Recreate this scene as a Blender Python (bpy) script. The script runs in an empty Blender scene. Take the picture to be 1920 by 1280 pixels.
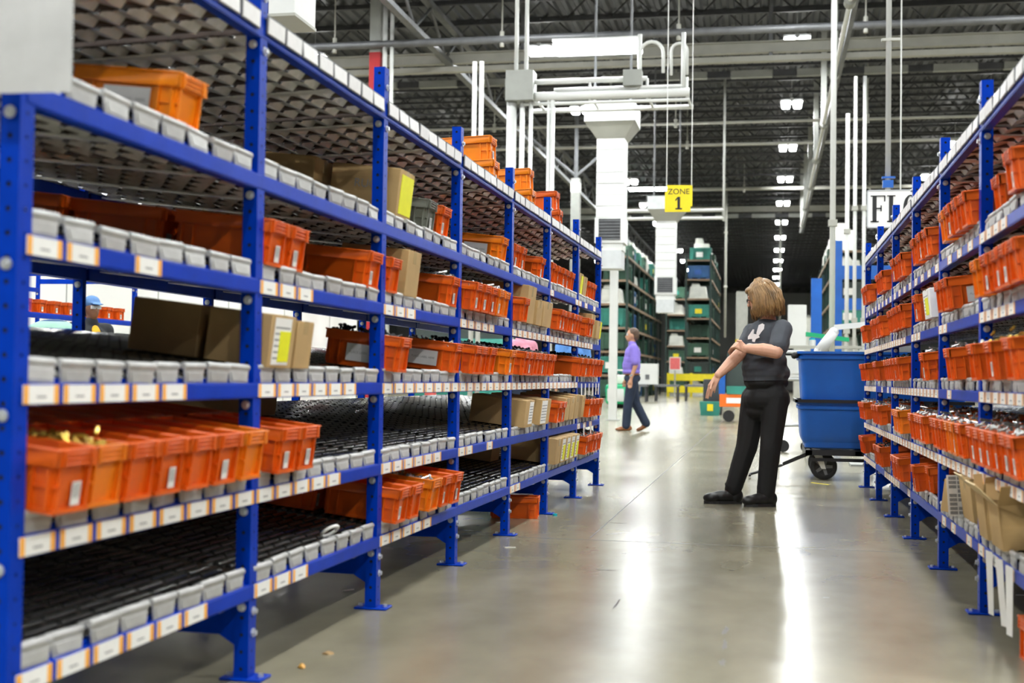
import bpy, bmesh, math, random
from mathutils import Vector, Matrix, Euler
from mathutils.bvhtree import BVHTree
random.seed(7)
SC = bpy.context.scene
COL = SC.collection
R = math.radians

# ------------------------------------------------------------------ camera, world, exposure
cam = bpy.data.cameras.new('camera')
cam.sensor_width = 36.0
cam.lens = 36.0 * 2375 / 1920
cam.clip_start, cam.clip_end = 0.05, 400
cam.dof.use_dof = True
cam.dof.focus_distance = 8.6
cam.dof.aperture_fstop = 2.8
camo = bpy.data.objects.new('camera', cam)
COL.objects.link(camo)
_yaw, _pit, _rol = 0.1997, 0.0284, 0.0143
_f = Vector((-math.sin(_yaw) * math.cos(_pit), math.cos(_yaw) * math.cos(_pit), math.sin(_pit)))
_r = Vector((math.cos(_yaw), math.sin(_yaw), 0))
_u = _r.cross(_f)
_r2 = _r * math.cos(_rol) + _u * math.sin(_rol)
_u2 = _u * math.cos(_rol) - _r * math.sin(_rol)
_m = Matrix((_r2, _u2, -_f)).transposed().to_4x4()
_m.translation = (0, 0, 0.92)
camo.matrix_world = _m
SC.camera = camo

wd = bpy.data.worlds.new('hall_air')
wd.use_nodes = True
wd.node_tree.nodes['Background'].inputs[0].default_value = (0.80, 0.84, 0.92, 1)
wd.node_tree.nodes['Background'].inputs[1].default_value = 0.10
SC.world = wd
SC.view_settings.view_transform = 'Standard'
SC.view_settings.look = 'None'
SC.view_settings.exposure = 0.28
SC.view_settings.gamma = 1.0
SC.view_settings.use_curve_mapping = False
SC.cycles.max_bounces = 4
SC.cycles.diffuse_bounces = 3
SC.cycles.adaptive_threshold = 0.1
SC.cycles.use_light_tree = False
SC.cycles.glossy_bounces = 3
SC.cycles.transmission_bounces = 4
SC.cycles.caustics_reflective = False
SC.cycles.caustics_refractive = False
SC.cycles.sample_clamp_indirect = 6.0

LAMP = bpy.data.lights.new('high_bay_light', 'AREA')
LAMP.shape = 'RECTANGLE'
LAMP.size, LAMP.size_y = 0.62, 0.34
LAMP.energy = 360
LAMP.color = (0.97, 1.0, 0.98)

# ------------------------------------------------------------------ materials
MATS = {}
def mat(name, col, rough=0.5, metal=0.0, var=0.0, vscale=6.0, bump=0.0, bscale=60.0, emit=0.0, spec=None, alpha=None, trans=0.0, coat=0.0, stretch=None):
    m = bpy.data.materials.new(name)
    m.use_nodes = True
    nt = m.node_tree
    b = nt.nodes['Principled BSDF']
    b.inputs['Base Color'].default_value = (*col, 1)
    b.inputs['Roughness'].default_value = rough
    b.inputs['Metallic'].default_value = metal
    if spec is not None: b.inputs['Specular IOR Level'].default_value = spec
    if trans: b.inputs['Transmission Weight'].default_value = trans
    if coat: b.inputs['Coat Weight'].default_value = coat
    if alpha is not None: b.inputs['Alpha'].default_value = alpha
    if emit:
        b.inputs['Emission Color'].default_value = (*col, 1)
        b.inputs['Emission Strength'].default_value = emit
    if var or bump:
        tc = nt.nodes.new('ShaderNodeTexCoord')
        src = tc.outputs['Object']
        if stretch:
            mp = nt.nodes.new('ShaderNodeMapping')
            mp.inputs['Scale'].default_value = stretch
            nt.links.new(src, mp.inputs['Vector'])
            src = mp.outputs['Vector']
    if var:
        n = nt.nodes.new('ShaderNodeTexNoise')
        n.inputs['Scale'].default_value = vscale
        n.inputs['Detail'].default_value = 5
        nt.links.new(src, n.inputs['Vector'])
        r = nt.nodes.new('ShaderNodeValToRGB')
        r.color_ramp.elements[0].position = 0.32
        r.color_ramp.elements[1].position = 0.68
        r.color_ramp.elements[0].color = (*[c * (1 - var) for c in col], 1)
        r.color_ramp.elements[1].color = (*[min(1, c * (1 + var)) for c in col], 1)
        nt.links.new(n.outputs['Fac'], r.inputs['Fac'])
        nt.links.new(r.outputs['Color'], b.inputs['Base Color'])
    if bump:
        n2 = nt.nodes.new('ShaderNodeTexNoise')
        n2.inputs['Scale'].default_value = bscale
        n2.inputs['Detail'].default_value = 3
        nt.links.new(src, n2.inputs['Vector'])
        bp = nt.nodes.new('ShaderNodeBump')
        bp.inputs['Strength'].default_value = bump
        bp.inputs['Distance'].default_value = 0.01
        nt.links.new(n2.outputs['Fac'], bp.inputs['Height'])
        nt.links.new(bp.outputs['Normal'], b.inputs['Normal'])
    MATS[name] = m
    return m

M = MATS
mat('blue_paint', (0.0, 0.036, 0.42), 0.38, 0.0, 0.10, 9, 0.05, 40, spec=0.22)
mat('galvanised', (0.88, 0.90, 0.87), 0.34, 0.05, 0.18, 14, 0.08, 50)
mat('rail_gap_shade', (0.09, 0.065, 0.055), 0.5, 0.2, 0.2, 20)  # dark brown that paints the shadowed gaps between lanes onto the rails
mat('clip_metal', (0.52, 0.52, 0.51), 0.42, 0.25, 0.10, 20)
mat('paper_white', (0.88, 0.87, 0.84), 0.6, 0, 0.03, 30)
mat('clip_white', (0.83, 0.82, 0.82), 0.5, 0, 0.04, 30)
mat('tag_orange', (0.95, 0.44, 0.05), 0.55, 0, 0.05, 30)
mat('print_grey', (0.30, 0.30, 0.30), 0.7, 0, 0.3, 200)
mat('roller_black', (0.02, 0.02, 0.019), 0.16, 0, 0.2, 30)
mat('axle_steel', (0.55, 0.55, 0.55), 0.25, 0.9, 0.1, 30)
mat('hole_shade', (0.012, 0.012, 0.014), 0.8, 0, 0.1, 10)  # near-black standing in for the shade inside holes
mat('zinc_bolt', (0.72, 0.74, 0.76), 0.28, 0.7, 0.1, 30)
mat('tote_orange', (0.76, 0.115, 0.004), 0.36, 0, 0.10, 10, 0.03, 60)
mat('tote_amber', (0.86, 0.21, 0.008), 0.32, 0, 0.10, 10, 0.03, 60)
mat('tote_bright', (0.92, 0.25, 0.004), 0.34, 0, 0.08, 10, 0.03, 60)
mat('tote_grey', (0.16, 0.17, 0.14), 0.5, 0, 0.15, 10, 0.03, 60)
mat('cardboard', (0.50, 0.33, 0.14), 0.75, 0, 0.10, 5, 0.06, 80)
mat('cardboard_dark', (0.36, 0.23, 0.10), 0.78, 0, 0.12, 5, 0.06, 80)  # darker copy: shade painted into boxes set back, also the scrap's brown
mat('cardboard_edge', (0.70, 0.54, 0.30), 0.75, 0, 0.08, 30)
mat('packing_tape', (0.52, 0.38, 0.18), 0.25, 0, 0.06, 20)
mat('label_yellow', (0.88, 0.88, 0.01), 0.5, 0, 0.04, 30)
mat('silver_parts', (0.66, 0.66, 0.64), 0.25, 0.85, 0.25, 60)
mat('black_parts', (0.02, 0.02, 0.022), 0.35, 0.2, 0.3, 60)
mat('brass_parts', (0.62, 0.42, 0.08), 0.3, 0.8, 0.25, 60)
mat('plastic_film', (0.86, 0.87, 0.88), 0.2, 0, 0.05, 15, trans=0.35)
mat('steel_dark', (0.055, 0.057, 0.062), 0.55, 0.3, 0.2, 4)
mat('steel_mid', (0.16, 0.165, 0.175), 0.5, 0.4, 0.15, 4)
mat('deck_steel', (0.085, 0.09, 0.10), 0.5, 0.5, 0.2, 0.6)
mat('white_paint', (0.68, 0.69, 0.68), 0.4, 0, 0.04, 3)
mat('cream_paint', (0.40, 0.40, 0.36), 0.5, 0, 0.06, 3)
mat('grey_paint', (0.30, 0.31, 0.29), 0.5, 0, 0.08, 3)
mat('red_paint', (0.42, 0.015, 0.02), 0.5, 0, 0.08, 3)
mat('lamp_lens', (1.0, 1.0, 0.98), 0.4, emit=22)
mat('tube_lens', (0.98, 1.0, 1.0), 0.4, emit=14)
mat('lamp_housing', (0.55, 0.57, 0.58), 0.4, 0.3, 0.05, 8)
mat('wall_white', (0.82, 0.82, 0.80), 0.6, 0, 0.03, 0.6)
mat('wall_grey', (0.42, 0.43, 0.42), 0.7, 0, 0.08, 0.3)
mat('black_rubber', (0.016, 0.016, 0.017), 0.6, 0, 0.2, 20)
mat('black_steel', (0.022, 0.022, 0.025), 0.4, 0.3, 0.2, 10)
mat('tub_blue', (0.006, 0.105, 0.46), 0.38, 0, 0.08, 4, 0.04, 12)
mat('sign_yellow', (0.90, 0.70, 0.005), 0.45, 0, 0.03, 8)
mat('guard_yellow', (0.88, 0.72, 0.01), 0.45, 0, 0.05, 4)
mat('ink_black', (0.012, 0.012, 0.012), 0.5, 0, 0.05, 30)
mat('crate_green', (0.035, 0.10, 0.062), 0.5, 0, 0.25, 2)
mat('crate_black', (0.030, 0.045, 0.042), 0.5, 0, 0.25, 2)
mat('crate_teal', (0.03, 0.24, 0.19), 0.5, 0, 0.2, 2)
mat('crate_blue', (0.02, 0.11, 0.30), 0.5, 0, 0.2, 2)
mat('crate_white', (0.72, 0.72, 0.66), 0.5, 0, 0.1, 2)
mat('rack_green', (0.012, 0.035, 0.028), 0.5, 0, 0.15, 3)
mat('rack_beam_tan', (0.25, 0.17, 0.11), 0.55, 0, 0.2, 3)
mat('cart_green', (0.01, 0.42, 0.18), 0.4, 0, 0.08, 3)
mat('cart_orange', (0.82, 0.16, 0.01), 0.4, 0, 0.08, 6)
mat('leaf_amber', (0.62, 0.30, 0.03), 0.5, 0, 0.2, 60)
mat('cap_teal', (0.0, 0.42, 0.52), 0.4, 0, 0.05, 60)
mat('smudge', (0.10, 0.09, 0.075), 0.5, 0, 0.3, 40)
mat('sign_red', (0.82, 0.16, 0.16), 0.5, 0, 0.1, 10)

def floor_mat():
    m = bpy.data.materials.new('polished_concrete')
    m.use_nodes = True
    nt = m.node_tree; b = nt.nodes['Principled BSDF']
    tc = nt.nodes.new('ShaderNodeTexCoord')
    def noise(scale, detail=6, stretch=None):
        n = nt.nodes.new('ShaderNodeTexNoise')
        n.inputs['Scale'].default_value = scale; n.inputs['Detail'].default_value = detail
        if stretch:
            mp = nt.nodes.new('ShaderNodeMapping'); mp.inputs['Scale'].default_value = stretch
            nt.links.new(tc.outputs['Object'], mp.inputs['Vector']); nt.links.new(mp.outputs['Vector'], n.inputs['Vector'])
        else:
            nt.links.new(tc.outputs['Object'], n.inputs['Vector'])
        return n
    n1 = noise(0.7, 3); n2 = noise(4.5, 9, (1, 0.6, 1))
    r = nt.nodes.new('ShaderNodeValToRGB')
    r.color_ramp.elements[0].position = 0.28; r.color_ramp.elements[0].color = (0.175, 0.160, 0.110, 1)
    r.color_ramp.elements[1].position = 0.72; r.color_ramp.elements[1].color = (0.315, 0.288, 0.205, 1)
    mx = nt.nodes.new('ShaderNodeMix'); mx.data_type = 'FLOAT'
    mx.inputs['Factor'].default_value = 0.45
    nt.links.new(n1.outputs['Fac'], mx.inputs[2]); nt.links.new(n2.outputs['Fac'], mx.inputs[3])
    nt.links.new(mx.outputs[0], r.inputs['Fac'])
    nt.links.new(r.outputs['Color'], b.inputs['Base Color'])
    n4 = noise(1.3, 1, (1, 0.6, 1))
    rr = nt.nodes.new('ShaderNodeMapRange')
    rr.inputs['To Min'].default_value = 0.18; rr.inputs['To Max'].default_value = 0.27
    nt.links.new(n4.outputs['Fac'], rr.inputs['Value'])
    nt.links.new(rr.outputs['Result'], b.inputs['Roughness'])
    b.inputs['Specular IOR Level'].default_value = 0.42
    MATS['floor'] = m
floor_mat()

MATS['blue_paint'].node_tree.nodes['Principled BSDF'].inputs['Specular Tint'].default_value = (0.25, 0.45, 1, 1)
for _k in ('lamp_lens', 'tube_lens'): MATS[_k].cycles.emission_sampling = 'NONE'

# ------------------------------------------------------------------ mesh helpers
class MB:
    def __init__(s): s.v, s.f, s.m = [], [], []
    def quad(s, pts, mi=0):
        b = len(s.v); s.v += [tuple(p) for p in pts]; s.f.append(tuple(range(b, b + len(pts)))); s.m.append(mi); return s
    def hexa(s, p, mi=0):      # 8 points: bottom loop 0-3, top loop 4-7
        b = len(s.v); s.v += [tuple(q) for q in p]
        for f in ((3, 2, 1, 0), (4, 5, 6, 7), (0, 1, 5, 4), (1, 2, 6, 5), (2, 3, 7, 6), (3, 0, 4, 7)):
            s.f.append(tuple(b + i for i in f)); s.m.append(mi)
        return s
    def box(s, x0, x1, y0, y1, z0, z1, mi=0):
        return s.hexa([(x0, y0, z0), (x1, y0, z0), (x1, y1, z0), (x0, y1, z0), (x0, y0, z1), (x1, y0, z1), (x1, y1, z1), (x0, y1, z1)], mi)
    def taper(s, b0, b1, mi=0):   # (x0,x1,y0,y1,z) bottom and top
        x0, x1, y0, y1, z = b0; X0, X1, Y0, Y1, Z = b1
        return s.hexa([(x0, y0, z), (x1, y0, z), (x1, y1, z), (x0, y1, z), (X0, Y0, Z), (X1, Y0, Z), (X1, Y1, Z), (X0, Y1, Z)], mi)
    def cyl(s, p0, p1, r0, r1=None, n=10, mi=0, caps=True):
        r1 = r0 if r1 is None else r1
        p0, p1 = Vector(p0), Vector(p1); d = (p1 - p0).normalized()
        a = d.orthogonal().normalized(); c = d.cross(a); b = len(s.v)
        for p, r in ((p0, r0), (p1, r1)):
            for i in range(n):
                t = 2 * math.pi * i / n
                s.v.append(tuple(p + a * (r * math.cos(t)) + c * (r * math.sin(t))))
        for i in range(n):
            j = (i + 1) % n; s.f.append((b + i, b + j, b + n + j, b + n + i)); s.m.append(mi)
        if caps:
            s.f.append(tuple(b + i for i in reversed(range(n)))); s.m.append(mi)
            s.f.append(tuple(b + n + i for i in range(n))); s.m.append(mi)
        return s
    def tube(s, pts, r, n=8, mi=0):
        pts = [Vector(p) for p in pts]; rr = r if isinstance(r, (list, tuple)) else [r] * len(pts)
        b = len(s.v); a = None
        for k, p in enumerate(pts):
            d = (pts[min(k + 1, len(pts) - 1)] - pts[max(k - 1, 0)]).normalized()
            a = d.orthogonal().normalized() if a is None else (a - d * a.dot(d)).normalized()
            c = d.cross(a)
            for i in range(n):
                t = 2 * math.pi * i / n
                s.v.append(tuple(p + a * (rr[k] * math.cos(t)) + c * (rr[k] * math.sin(t))))
        for k in range(len(pts) - 1):
            for i in range(n):
                j = (i + 1) % n; o = b + k * n
                s.f.append((o + i, o + j, o + n + j, o + n + i)); s.m.append(mi)
        s.f.append(tuple(b + i for i in reversed(range(n)))); s.m.append(mi)
        o = b + (len(pts) - 1) * n
        s.f.append(tuple(o + i for i in range(n))); s.m.append(mi)
        return s
    def ell(s, c, r, nu=14, nv=9, mi=0, rot=None):
        b = len(s.v); c = Vector(c); q = rot.to_matrix() if rot else Matrix.Identity(3)
        s.v.append(tuple(c + q @ Vector((0, 0, -r[2]))))
        for j in range(1, nv):
            t = -math.pi / 2 + math.pi * j / nv
            for i in range(nu):
                p = 2 * math.pi * i / nu
                s.v.append(tuple(c + q @ Vector((r[0] * math.cos(t) * math.cos(p), r[1] * math.cos(t) * math.sin(p), r[2] * math.sin(t)))))
        s.v.append(tuple(c + q @ Vector((0, 0, r[2])))); e = len(s.v) - 1
        for i in range(nu):
            k = (i + 1) % nu
            s.f.append((b, b + 1 + k, b + 1 + i)); s.m.append(mi)
            for j in range(nv - 2):
                o = b + 1 + j * nu
                s.f.append((o + i, o + k, o + nu + k, o + nu + i)); s.m.append(mi)
            o = b + 1 + (nv - 2) * nu
            s.f.append((o + i, o + k, e)); s.m.append(mi)
        return s
    def capsule(s, p0, p1, r0, r1=None, n=12, mi=0):
        r1 = r0 if r1 is None else r1
        s.cyl(p0, p1, r0, r1, n, mi)
        s.ell(p0, (r0, r0, r0), n, 8, mi); s.ell(p1, (r1, r1, r1), n, 8, mi)
        return s
    def mesh(s, name, mats, smooth=False):
        me = bpy.data.meshes.new(name)
        me.from_pydata(s.v, [], s.f)
        for k in (mats if isinstance(mats, (list, tuple)) else [mats]):
            me.materials.append(M[k] if isinstance(k, str) else k)
        me.polygons.foreach_set('material_index', s.m)
        if smooth: me.polygons.foreach_set('use_smooth', [True] * len(s.f))
        me.update()
        return me

def bevel(me, w=0.003, seg=2, ang=35, smooth=True):
    bm = bmesh.new(); bm.from_mesh(me)
    bmesh.ops.remove_doubles(bm, verts=bm.verts, dist=1e-5)
    ed = [e for e in bm.edges if e.is_manifold and e.calc_face_angle(0) > R(ang)]
    bmesh.ops.bevel(bm, geom=ed, offset=w, segments=seg, profile=0.5, affect='EDGES', clamp_overlap=True)
    bm.to_mesh(me); bm.free()
    if smooth:
        me.polygons.foreach_set('use_smooth', [True] * len(me.polygons))
        me.set_sharp_from_angle(angle=R(40))
    return me

def obj(name, me, parent=None, loc=(0, 0, 0), rot=(0, 0, 0), scale=None, **kw):
    o = bpy.data.objects.new(name, me)
    COL.objects.link(o)
    o.location = loc; o.rotation_euler = rot
    if scale is not None: o.scale = scale if isinstance(scale, (tuple, list)) else (scale,) * 3
    if parent is not None: o.parent = parent
    for k, v in kw.items():
        if v: o[k] = v
    return o

USED = {}
def thing(name, me, label, cat, group=None, **kw):
    USED[label] = USED.get(label, 0) + 1
    return obj(name, me, label=label, category=cat, group=group, **kw)

def copy_tree(o, parent=None):
    c = o.copy(); COL.objects.link(c); c.parent = parent
    for ch in list(o.children): copy_tree(ch, c)
    return c

def text_mesh(txt, size, mat_, depth=0.0, font_scale_x=1.0, align='CENTER'):
    cu = bpy.data.curves.new('lettering', 'FONT')
    cu.body = txt; cu.size = size; cu.align_x = align; cu.align_y = 'CENTER'; cu.extrude = depth
    cu.resolution_u = 3
    t = bpy.data.objects.new('lettering', cu); COL.objects.link(t)
    bpy.context.view_layer.update()
    me = bpy.data.meshes.new_from_object(t.evaluated_get(bpy.context.evaluated_depsgraph_get()))
    bpy.data.objects.remove(t); bpy.data.curves.remove(cu)
    me.materials.clear(); me.materials.append(M[mat_])
    if font_scale_x != 1.0: me.transform(Matrix.Diagonal((font_scale_x, 1, 1, 1)))
    return me
# ------------------------------------------------------------------ the hall
def struct(name, me, parent=None, **kw):
    o = obj(name, me, parent, **kw)
    if parent is None: o['kind'] = 'structure'
    return o

HX, HY0, HY1, HZ = 42.0, -26.0, 140.0, 11.2
floor = struct('floor', MB().quad([(-HX, HY0, 0), (HX, HY0, 0), (HX, HY1, 0), (-HX, HY1, 0)]).mesh('floor', 'floor'),
               label='polished grey concrete warehouse floor')
jm = MB().box(-9, 9, -0.004, 0.004, 0.0002, 0.0008).mesh('joint', 'steel_mid')
for y in (1.1, 7.21, 13.3, 19.4, 25.5, 31.6): obj('floor_joint', jm, floor, (0, y, 0))
jm2 = MB().box(-0.004, 0.004, 7.3, 60, 0.0002, 0.0008).mesh('joint', 'steel_mid')
obj('floor_joint', jm2, floor, (-1.0, 0, 0))
_rs = random.Random(11)
for (sx, sy, sw, sl) in ((-0.145, 4.75, 0.012, 0.10), (-0.14, 4.5, 0.010, 0.09), (-0.138, 4.22, 0.014, 0.06), (0.25, 5.6, 0.02, 0.01), (-0.75, 6.1, 0.06, 0.012), (-0.6, 5.2, 0.008, 0.12), (-0.95, 8.1, 0.09, 0.006)):
    pts = [(sx + sw * math.cos(2 * math.pi * k / 14) * _rs.uniform(.4, 1.2), sy + sl * math.sin(2 * math.pi * k / 14) * _rs.uniform(.5, 1.2), 0.0006) for k in range(14)]
    obj('floor_smudge', MB().quad(pts).mesh('smudge', 'smudge'), floor, label='dark scuff on the concrete')

d = MB()                                                    # corrugated roof deck, ribs along the hall
x = -HX
while x < HX:
    z0, z1 = HZ, HZ + 0.07
    for (xa, za), (xb, zb) in (((0, z0), (0.12, z0)), ((0.12, z0), (0.18, z1)), ((0.18, z1), (0.30, z1)), ((0.30, z1), (0.36, z0))):
        d.quad([(x + xa, HY0, za), (x + xa, HY1, za), (x + xb, HY1, zb), (x + xb, HY0, zb)])
    x += 0.36
ceiling = struct('ceiling', d.mesh('deck', 'deck_steel'), label='dark corrugated steel roof deck')
j = MB()
j.box(-HX, HX, -0.05, 0.05, 0.62, 0.70); j.box(-HX, HX, -0.05, 0.05, 0, 0.07)
n = int(2 * HX / 0.6)
for i in range(n):
    xa = -HX + i * 0.6; up = i % 2
    j.cyl((xa, 0, 0.05 if up else 0.64), (xa + 0.6, 0, 0.64 if up else 0.05), 0.022, n=5, caps=False)
jme = j.mesh('joist', 'steel_dark')
y = 20.0
while y < HY1:
    obj('roof_joist', jme, ceiling, (0, y, HZ - 0.72)); y += 1.9
g = MB()                                                    # lattice girders running down the hall
for zz in (0, 1.0): g.box(-0.09, 0.09, 16, HY1, zz, zz + 0.13)
yy = 16.0; k = 0
while yy < HY1 - 1.5:
    g.cyl((0, yy, 0.1 if k % 2 else 1.0), (0, yy + 1.5, 1.0 if k % 2 else 0.1), 0.045, n=6, caps=False); yy += 1.5; k += 1
gme = g.mesh('girder', 'steel_mid')
for gx in (-8.5, -26, 9.5, 26): obj('roof_girder', gme, ceiling, (gx, 0, HZ - 1.9))

struct('wall_far', MB().box(-HX, HX, HY1, HY1 + 0.3, 0, HZ + 0.1).mesh('wall', 'wall_grey'), label='grey far end wall of the hall')
struct('wall_left', MB().box(-HX - 0.3, -HX, HY0, HY1, 0, HZ + 0.1).mesh('wall', 'wall_grey'), label='grey long side wall of the hall')
struct('wall_right', MB().box(HX, HX + 0.3, HY0, HY1, 0, HZ + 0.1).mesh('wall', 'wall_grey'), label='grey long side wall of the hall')
pw = MB().box(-11.2, -11.0, 4, 33, 0, 3.3).mesh('partition', 'wall_white')
pwo = struct('wall_partition', pw, label='low white partition wall behind the left rack')
obj('panel_cap', MB().box(-11.22, -10.98, 4, 33, 3.3, 3.36).mesh('cap', 'grey_paint'), pwo)
for k in range(9): obj('panel_seam', MB().box(-11.0, -10.994, -0.012, 0.012, 0, 3.3).mesh('seam', 'grey_paint') if k == 0 else bpy.data.meshes['seam'], pwo, (0, 6 + 3.1 * k, 0))

# ---- high bay lamps: a housing with two bright lens panels and its own light
hm = MB().box(-0.36, 0.36, -0.2, 0.2, 0.03, 0.10).box(-0.05, 0.05, -0.22, 0.22, 0.0, 0.14)
hm.cyl((0, 0, 0.1), (0, 0, 0.88), 0.012, n=6)
hme = hm.mesh('housing', 'lamp_housing')
lme = bevel(MB().taper((-0.12, 0.12, -0.20, 0.20, -0.16), (-0.15, 0.15, -0.24, 0.24, 0.028)).mesh('lens', 'lamp_lens'), 0.02, 1)
NTH = ('first', 'second', 'third', 'fourth', 'fifth', 'sixth', 'seventh', 'eighth', 'ninth', 'tenth', 'eleventh', 'twelfth')
LROW = ('outer left row', 'middle left row', 'inner left row', 'row over the aisle', 'inner right row', 'outer right row')
LAMPX = (-19.8, -13.1, -6.4, 0.7, 7.0, 13.7)
for c, lx in enumerate(LAMPX):
    for r in range(-7, 12):  # rearmost two rows are added, unseen, to brighten faces turned to the camera
        ly = 35.0 + 8.0 * r
        if c in (0, 5) and (r < -5 or r > 6): continue
        vis = 0 <= r
        o = thing('high_bay_lamp', hme,
                  f'twin panel high bay lamp, {NTH[r] if vis else NTH[-r - 1]} {"down the hall" if vis else "back overhead out of view"}, {LROW[c]}', 'lamp', 'high bay lamps, ' + LROW[c],
                  loc=(lx, ly, 10.2))
        for sx in (-0.19, 0.19): obj('lens', lme, o, (sx, 0, 0))
        if r <= 7:
            lo = bpy.data.objects.new('lamp_light', LAMP); COL.objects.link(lo)
            lo.parent = o; lo.location = (0, 0, -0.18)

# ---- pipes, rails and cable trays under the roof
def pipe(name, p0, p1, r, m, label, cat='pipe', group=None, hang=None, n=8):
    o = thing(name, None, label, cat, group)
    obj('pipe_run', MB().cyl(p0, p1, r, n=n).mesh('pipe', m, True), o)
    if hang:
        p0, p1 = Vector(p0), Vector(p1)
        for k in range(hang):
            q = p0.lerp(p1, (k + 0.5) / hang)
            obj('hanger', MB().cyl(q + Vector((0, 0, -r - 0.06)), (q.x, q.y, HZ), 0.02, n=6).cyl(q + Vector((0, 0, -r - 0.08)), q + Vector((0, 0, r + 0.1)), 0.055, n=8).mesh('hanger', 'cream_paint'), o)
    return o
pipe('sprinkler_pipe', (-30, 30, 9.15), (30, 30, 9.15), 0.10, 'steel_mid', 'thick dark sprinkler pipe crossing under the roof', hang=14)
pipe('sprinkler_pipe', (-30, 47, 9.6), (30, 47, 9.6), 0.06, 'cream_paint', 'pale thin pipe crossing the hall behind the crane rail', hang=10)
pipe('sprinkler_pipe', (-30, 41, 9.2), (30, 41, 9.2), 0.05, 'cream_paint', 'pale pipe crossing the hall just behind the cable tray', hang=10)
pipe('sprinkler_pipe', (-4, 60, 9.9), (30, 60, 9.9), 0.09, 'cream_paint', 'long pale pipe crossing the far right of the hall', hang=6)
o = thing('crane_rail', None, 'pale double crane rail crossing the hall above the sign', 'rail')
obj('upper_rail', MB().box(-30, 30, 32.9, 33.1, 9.36, 9.60).box(-30, 30, 32.8, 33.2, 9.60, 9.63).mesh('rail', 'cream_paint'), o)
obj('lower_rail', MB().box(-30, 30, 32.7, 32.9, 9.08, 9.22).mesh('rail', 'cream_paint'), o)
for k in range(9): obj('hanger', MB().box(-0.05, 0.05, -0.05, 0.05, 9.2, HZ).mesh('hg', 'steel_mid') if k == 0 else bpy.data.meshes['hg'], o, (-26 + 6.5 * k, 33, 0))
o = thing('cable_tray', None, 'cable tray with dark and light sections under the roof', 'cable tray')
tl = MB().box(-0.62, 0.62, -0.1, 0.1, 0.05, 0.26).mesh('tray', 'grey_paint'); tdk = MB().box(-0.34, 0.34, -0.09, 0.09, 0.06, 0.25).mesh('trayd', 'steel_dark')
for k in range(30): obj('tray_section', tl, o, (-28 + 1.96 * k, 38.8, 10.05)); obj('tray_gap', tdk, o, (-27.02 + 1.96 * k, 38.8, 10.05))
o = thing('cable_tray', None, 'far cable tray with light blocks below the far lamps', 'cable tray')
for k in range(20): obj('tray_section', tl, o, (-16 + 1.96 * k, 70, 9.75)); obj('tray_gap', tdk, o, (-15.02 + 1.96 * k, 70, 9.75))
obj('rail', MB().box(-16, 22, 69.7, 69.9, 10.1, 10.4).mesh('rail', 'cream_paint'), o)
# the pale pipe with couplings that runs away down the hall
o = thing('overhead_conduit', None, 'pale conduit with couplings running away above the right rack', 'pipe')
obj('pipe_run', MB().cyl((1.5, 18, 8.3), (1.5, 64, 8.3), 0.05, n=10).mesh('p', 'white_paint', True), o)
obj('beam', MB().box(1.57, 1.66, 18, 64, 8.27, 8.42).mesh('p', 'steel_mid'), o)
for k in range(7): obj('coupling', MB().cyl((1.5, 0, 8.3), (1.5, 0.3, 8.3), 0.12, n=10).box(1.42, 1.58, 0.05, 0.2, 8.3, HZ).mesh('cp', 'grey_paint') if k == 0 else bpy.data.meshes['cp'], o, (0, 25 + 6 * k, 0))
# upright pipes
def upright(px, py, z0, z1, r, m, label, name='standpipe', group=None):
    o = thing(name, None, label, 'pipe', group, loc=(px, py, 0))
    obj('pipe_run', MB().cyl((0, 0, z0), (0, 0, z1), r, n=10).mesh('p', m, True), o)
    for zz in (z0 + (z1 - z0) * 0.3, z0 + (z1 - z0) * 0.62): obj('clamp', MB().box(-r * 1.5, r * 1.5, -r * 1.5, r * 1.5, -0.05, 0.05).mesh('clamp', 'cream_paint'), o, (0, 0, zz))
upright(0.955, 20, 0, HZ, 0.045, 'white_paint', 'tall white pipe standing behind the blue tub cart')
upright(1.64, 28, 0, 6.7, 0.045, 'white_paint', 'shorter white pipe right of the tall white pipe')
upright(1.80, 28, 0, 7.5, 0.04, 'white_paint', 'left one of the paired white pipes near the hanging sign')
upright(1.99, 28, 0, 7.5, 0.04, 'white_paint', 'right one of the paired white pipes near the hanging sign')
upright(-2.05, 62, 3, HZ, 0.06, 'cream_paint', 'thin pale drop pipe above the far storage racks')
upright(0.62, 72, 3, HZ, 0.06, 'cream_paint', 'thin pale drop pipe far down the aisle')
upright(-9.40, 30, 0, HZ, 0.06, 'white_paint', 'white pipe fixed beside the grey and red column')
upright(-9.22, 30, 0, HZ, 0.05, 'white_paint', 'thin white pipe outermost beside the grey and red column')
upright(-6.15, 26, 0, 7.6, 0.05, 'white_paint', 'white pipe rising behind the stacked totes, left of the pair')
upright(-6.0, 26, 0, 7.6, 0.05, 'white_paint', 'white pipe rising behind the stacked totes, right of the pair')
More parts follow.
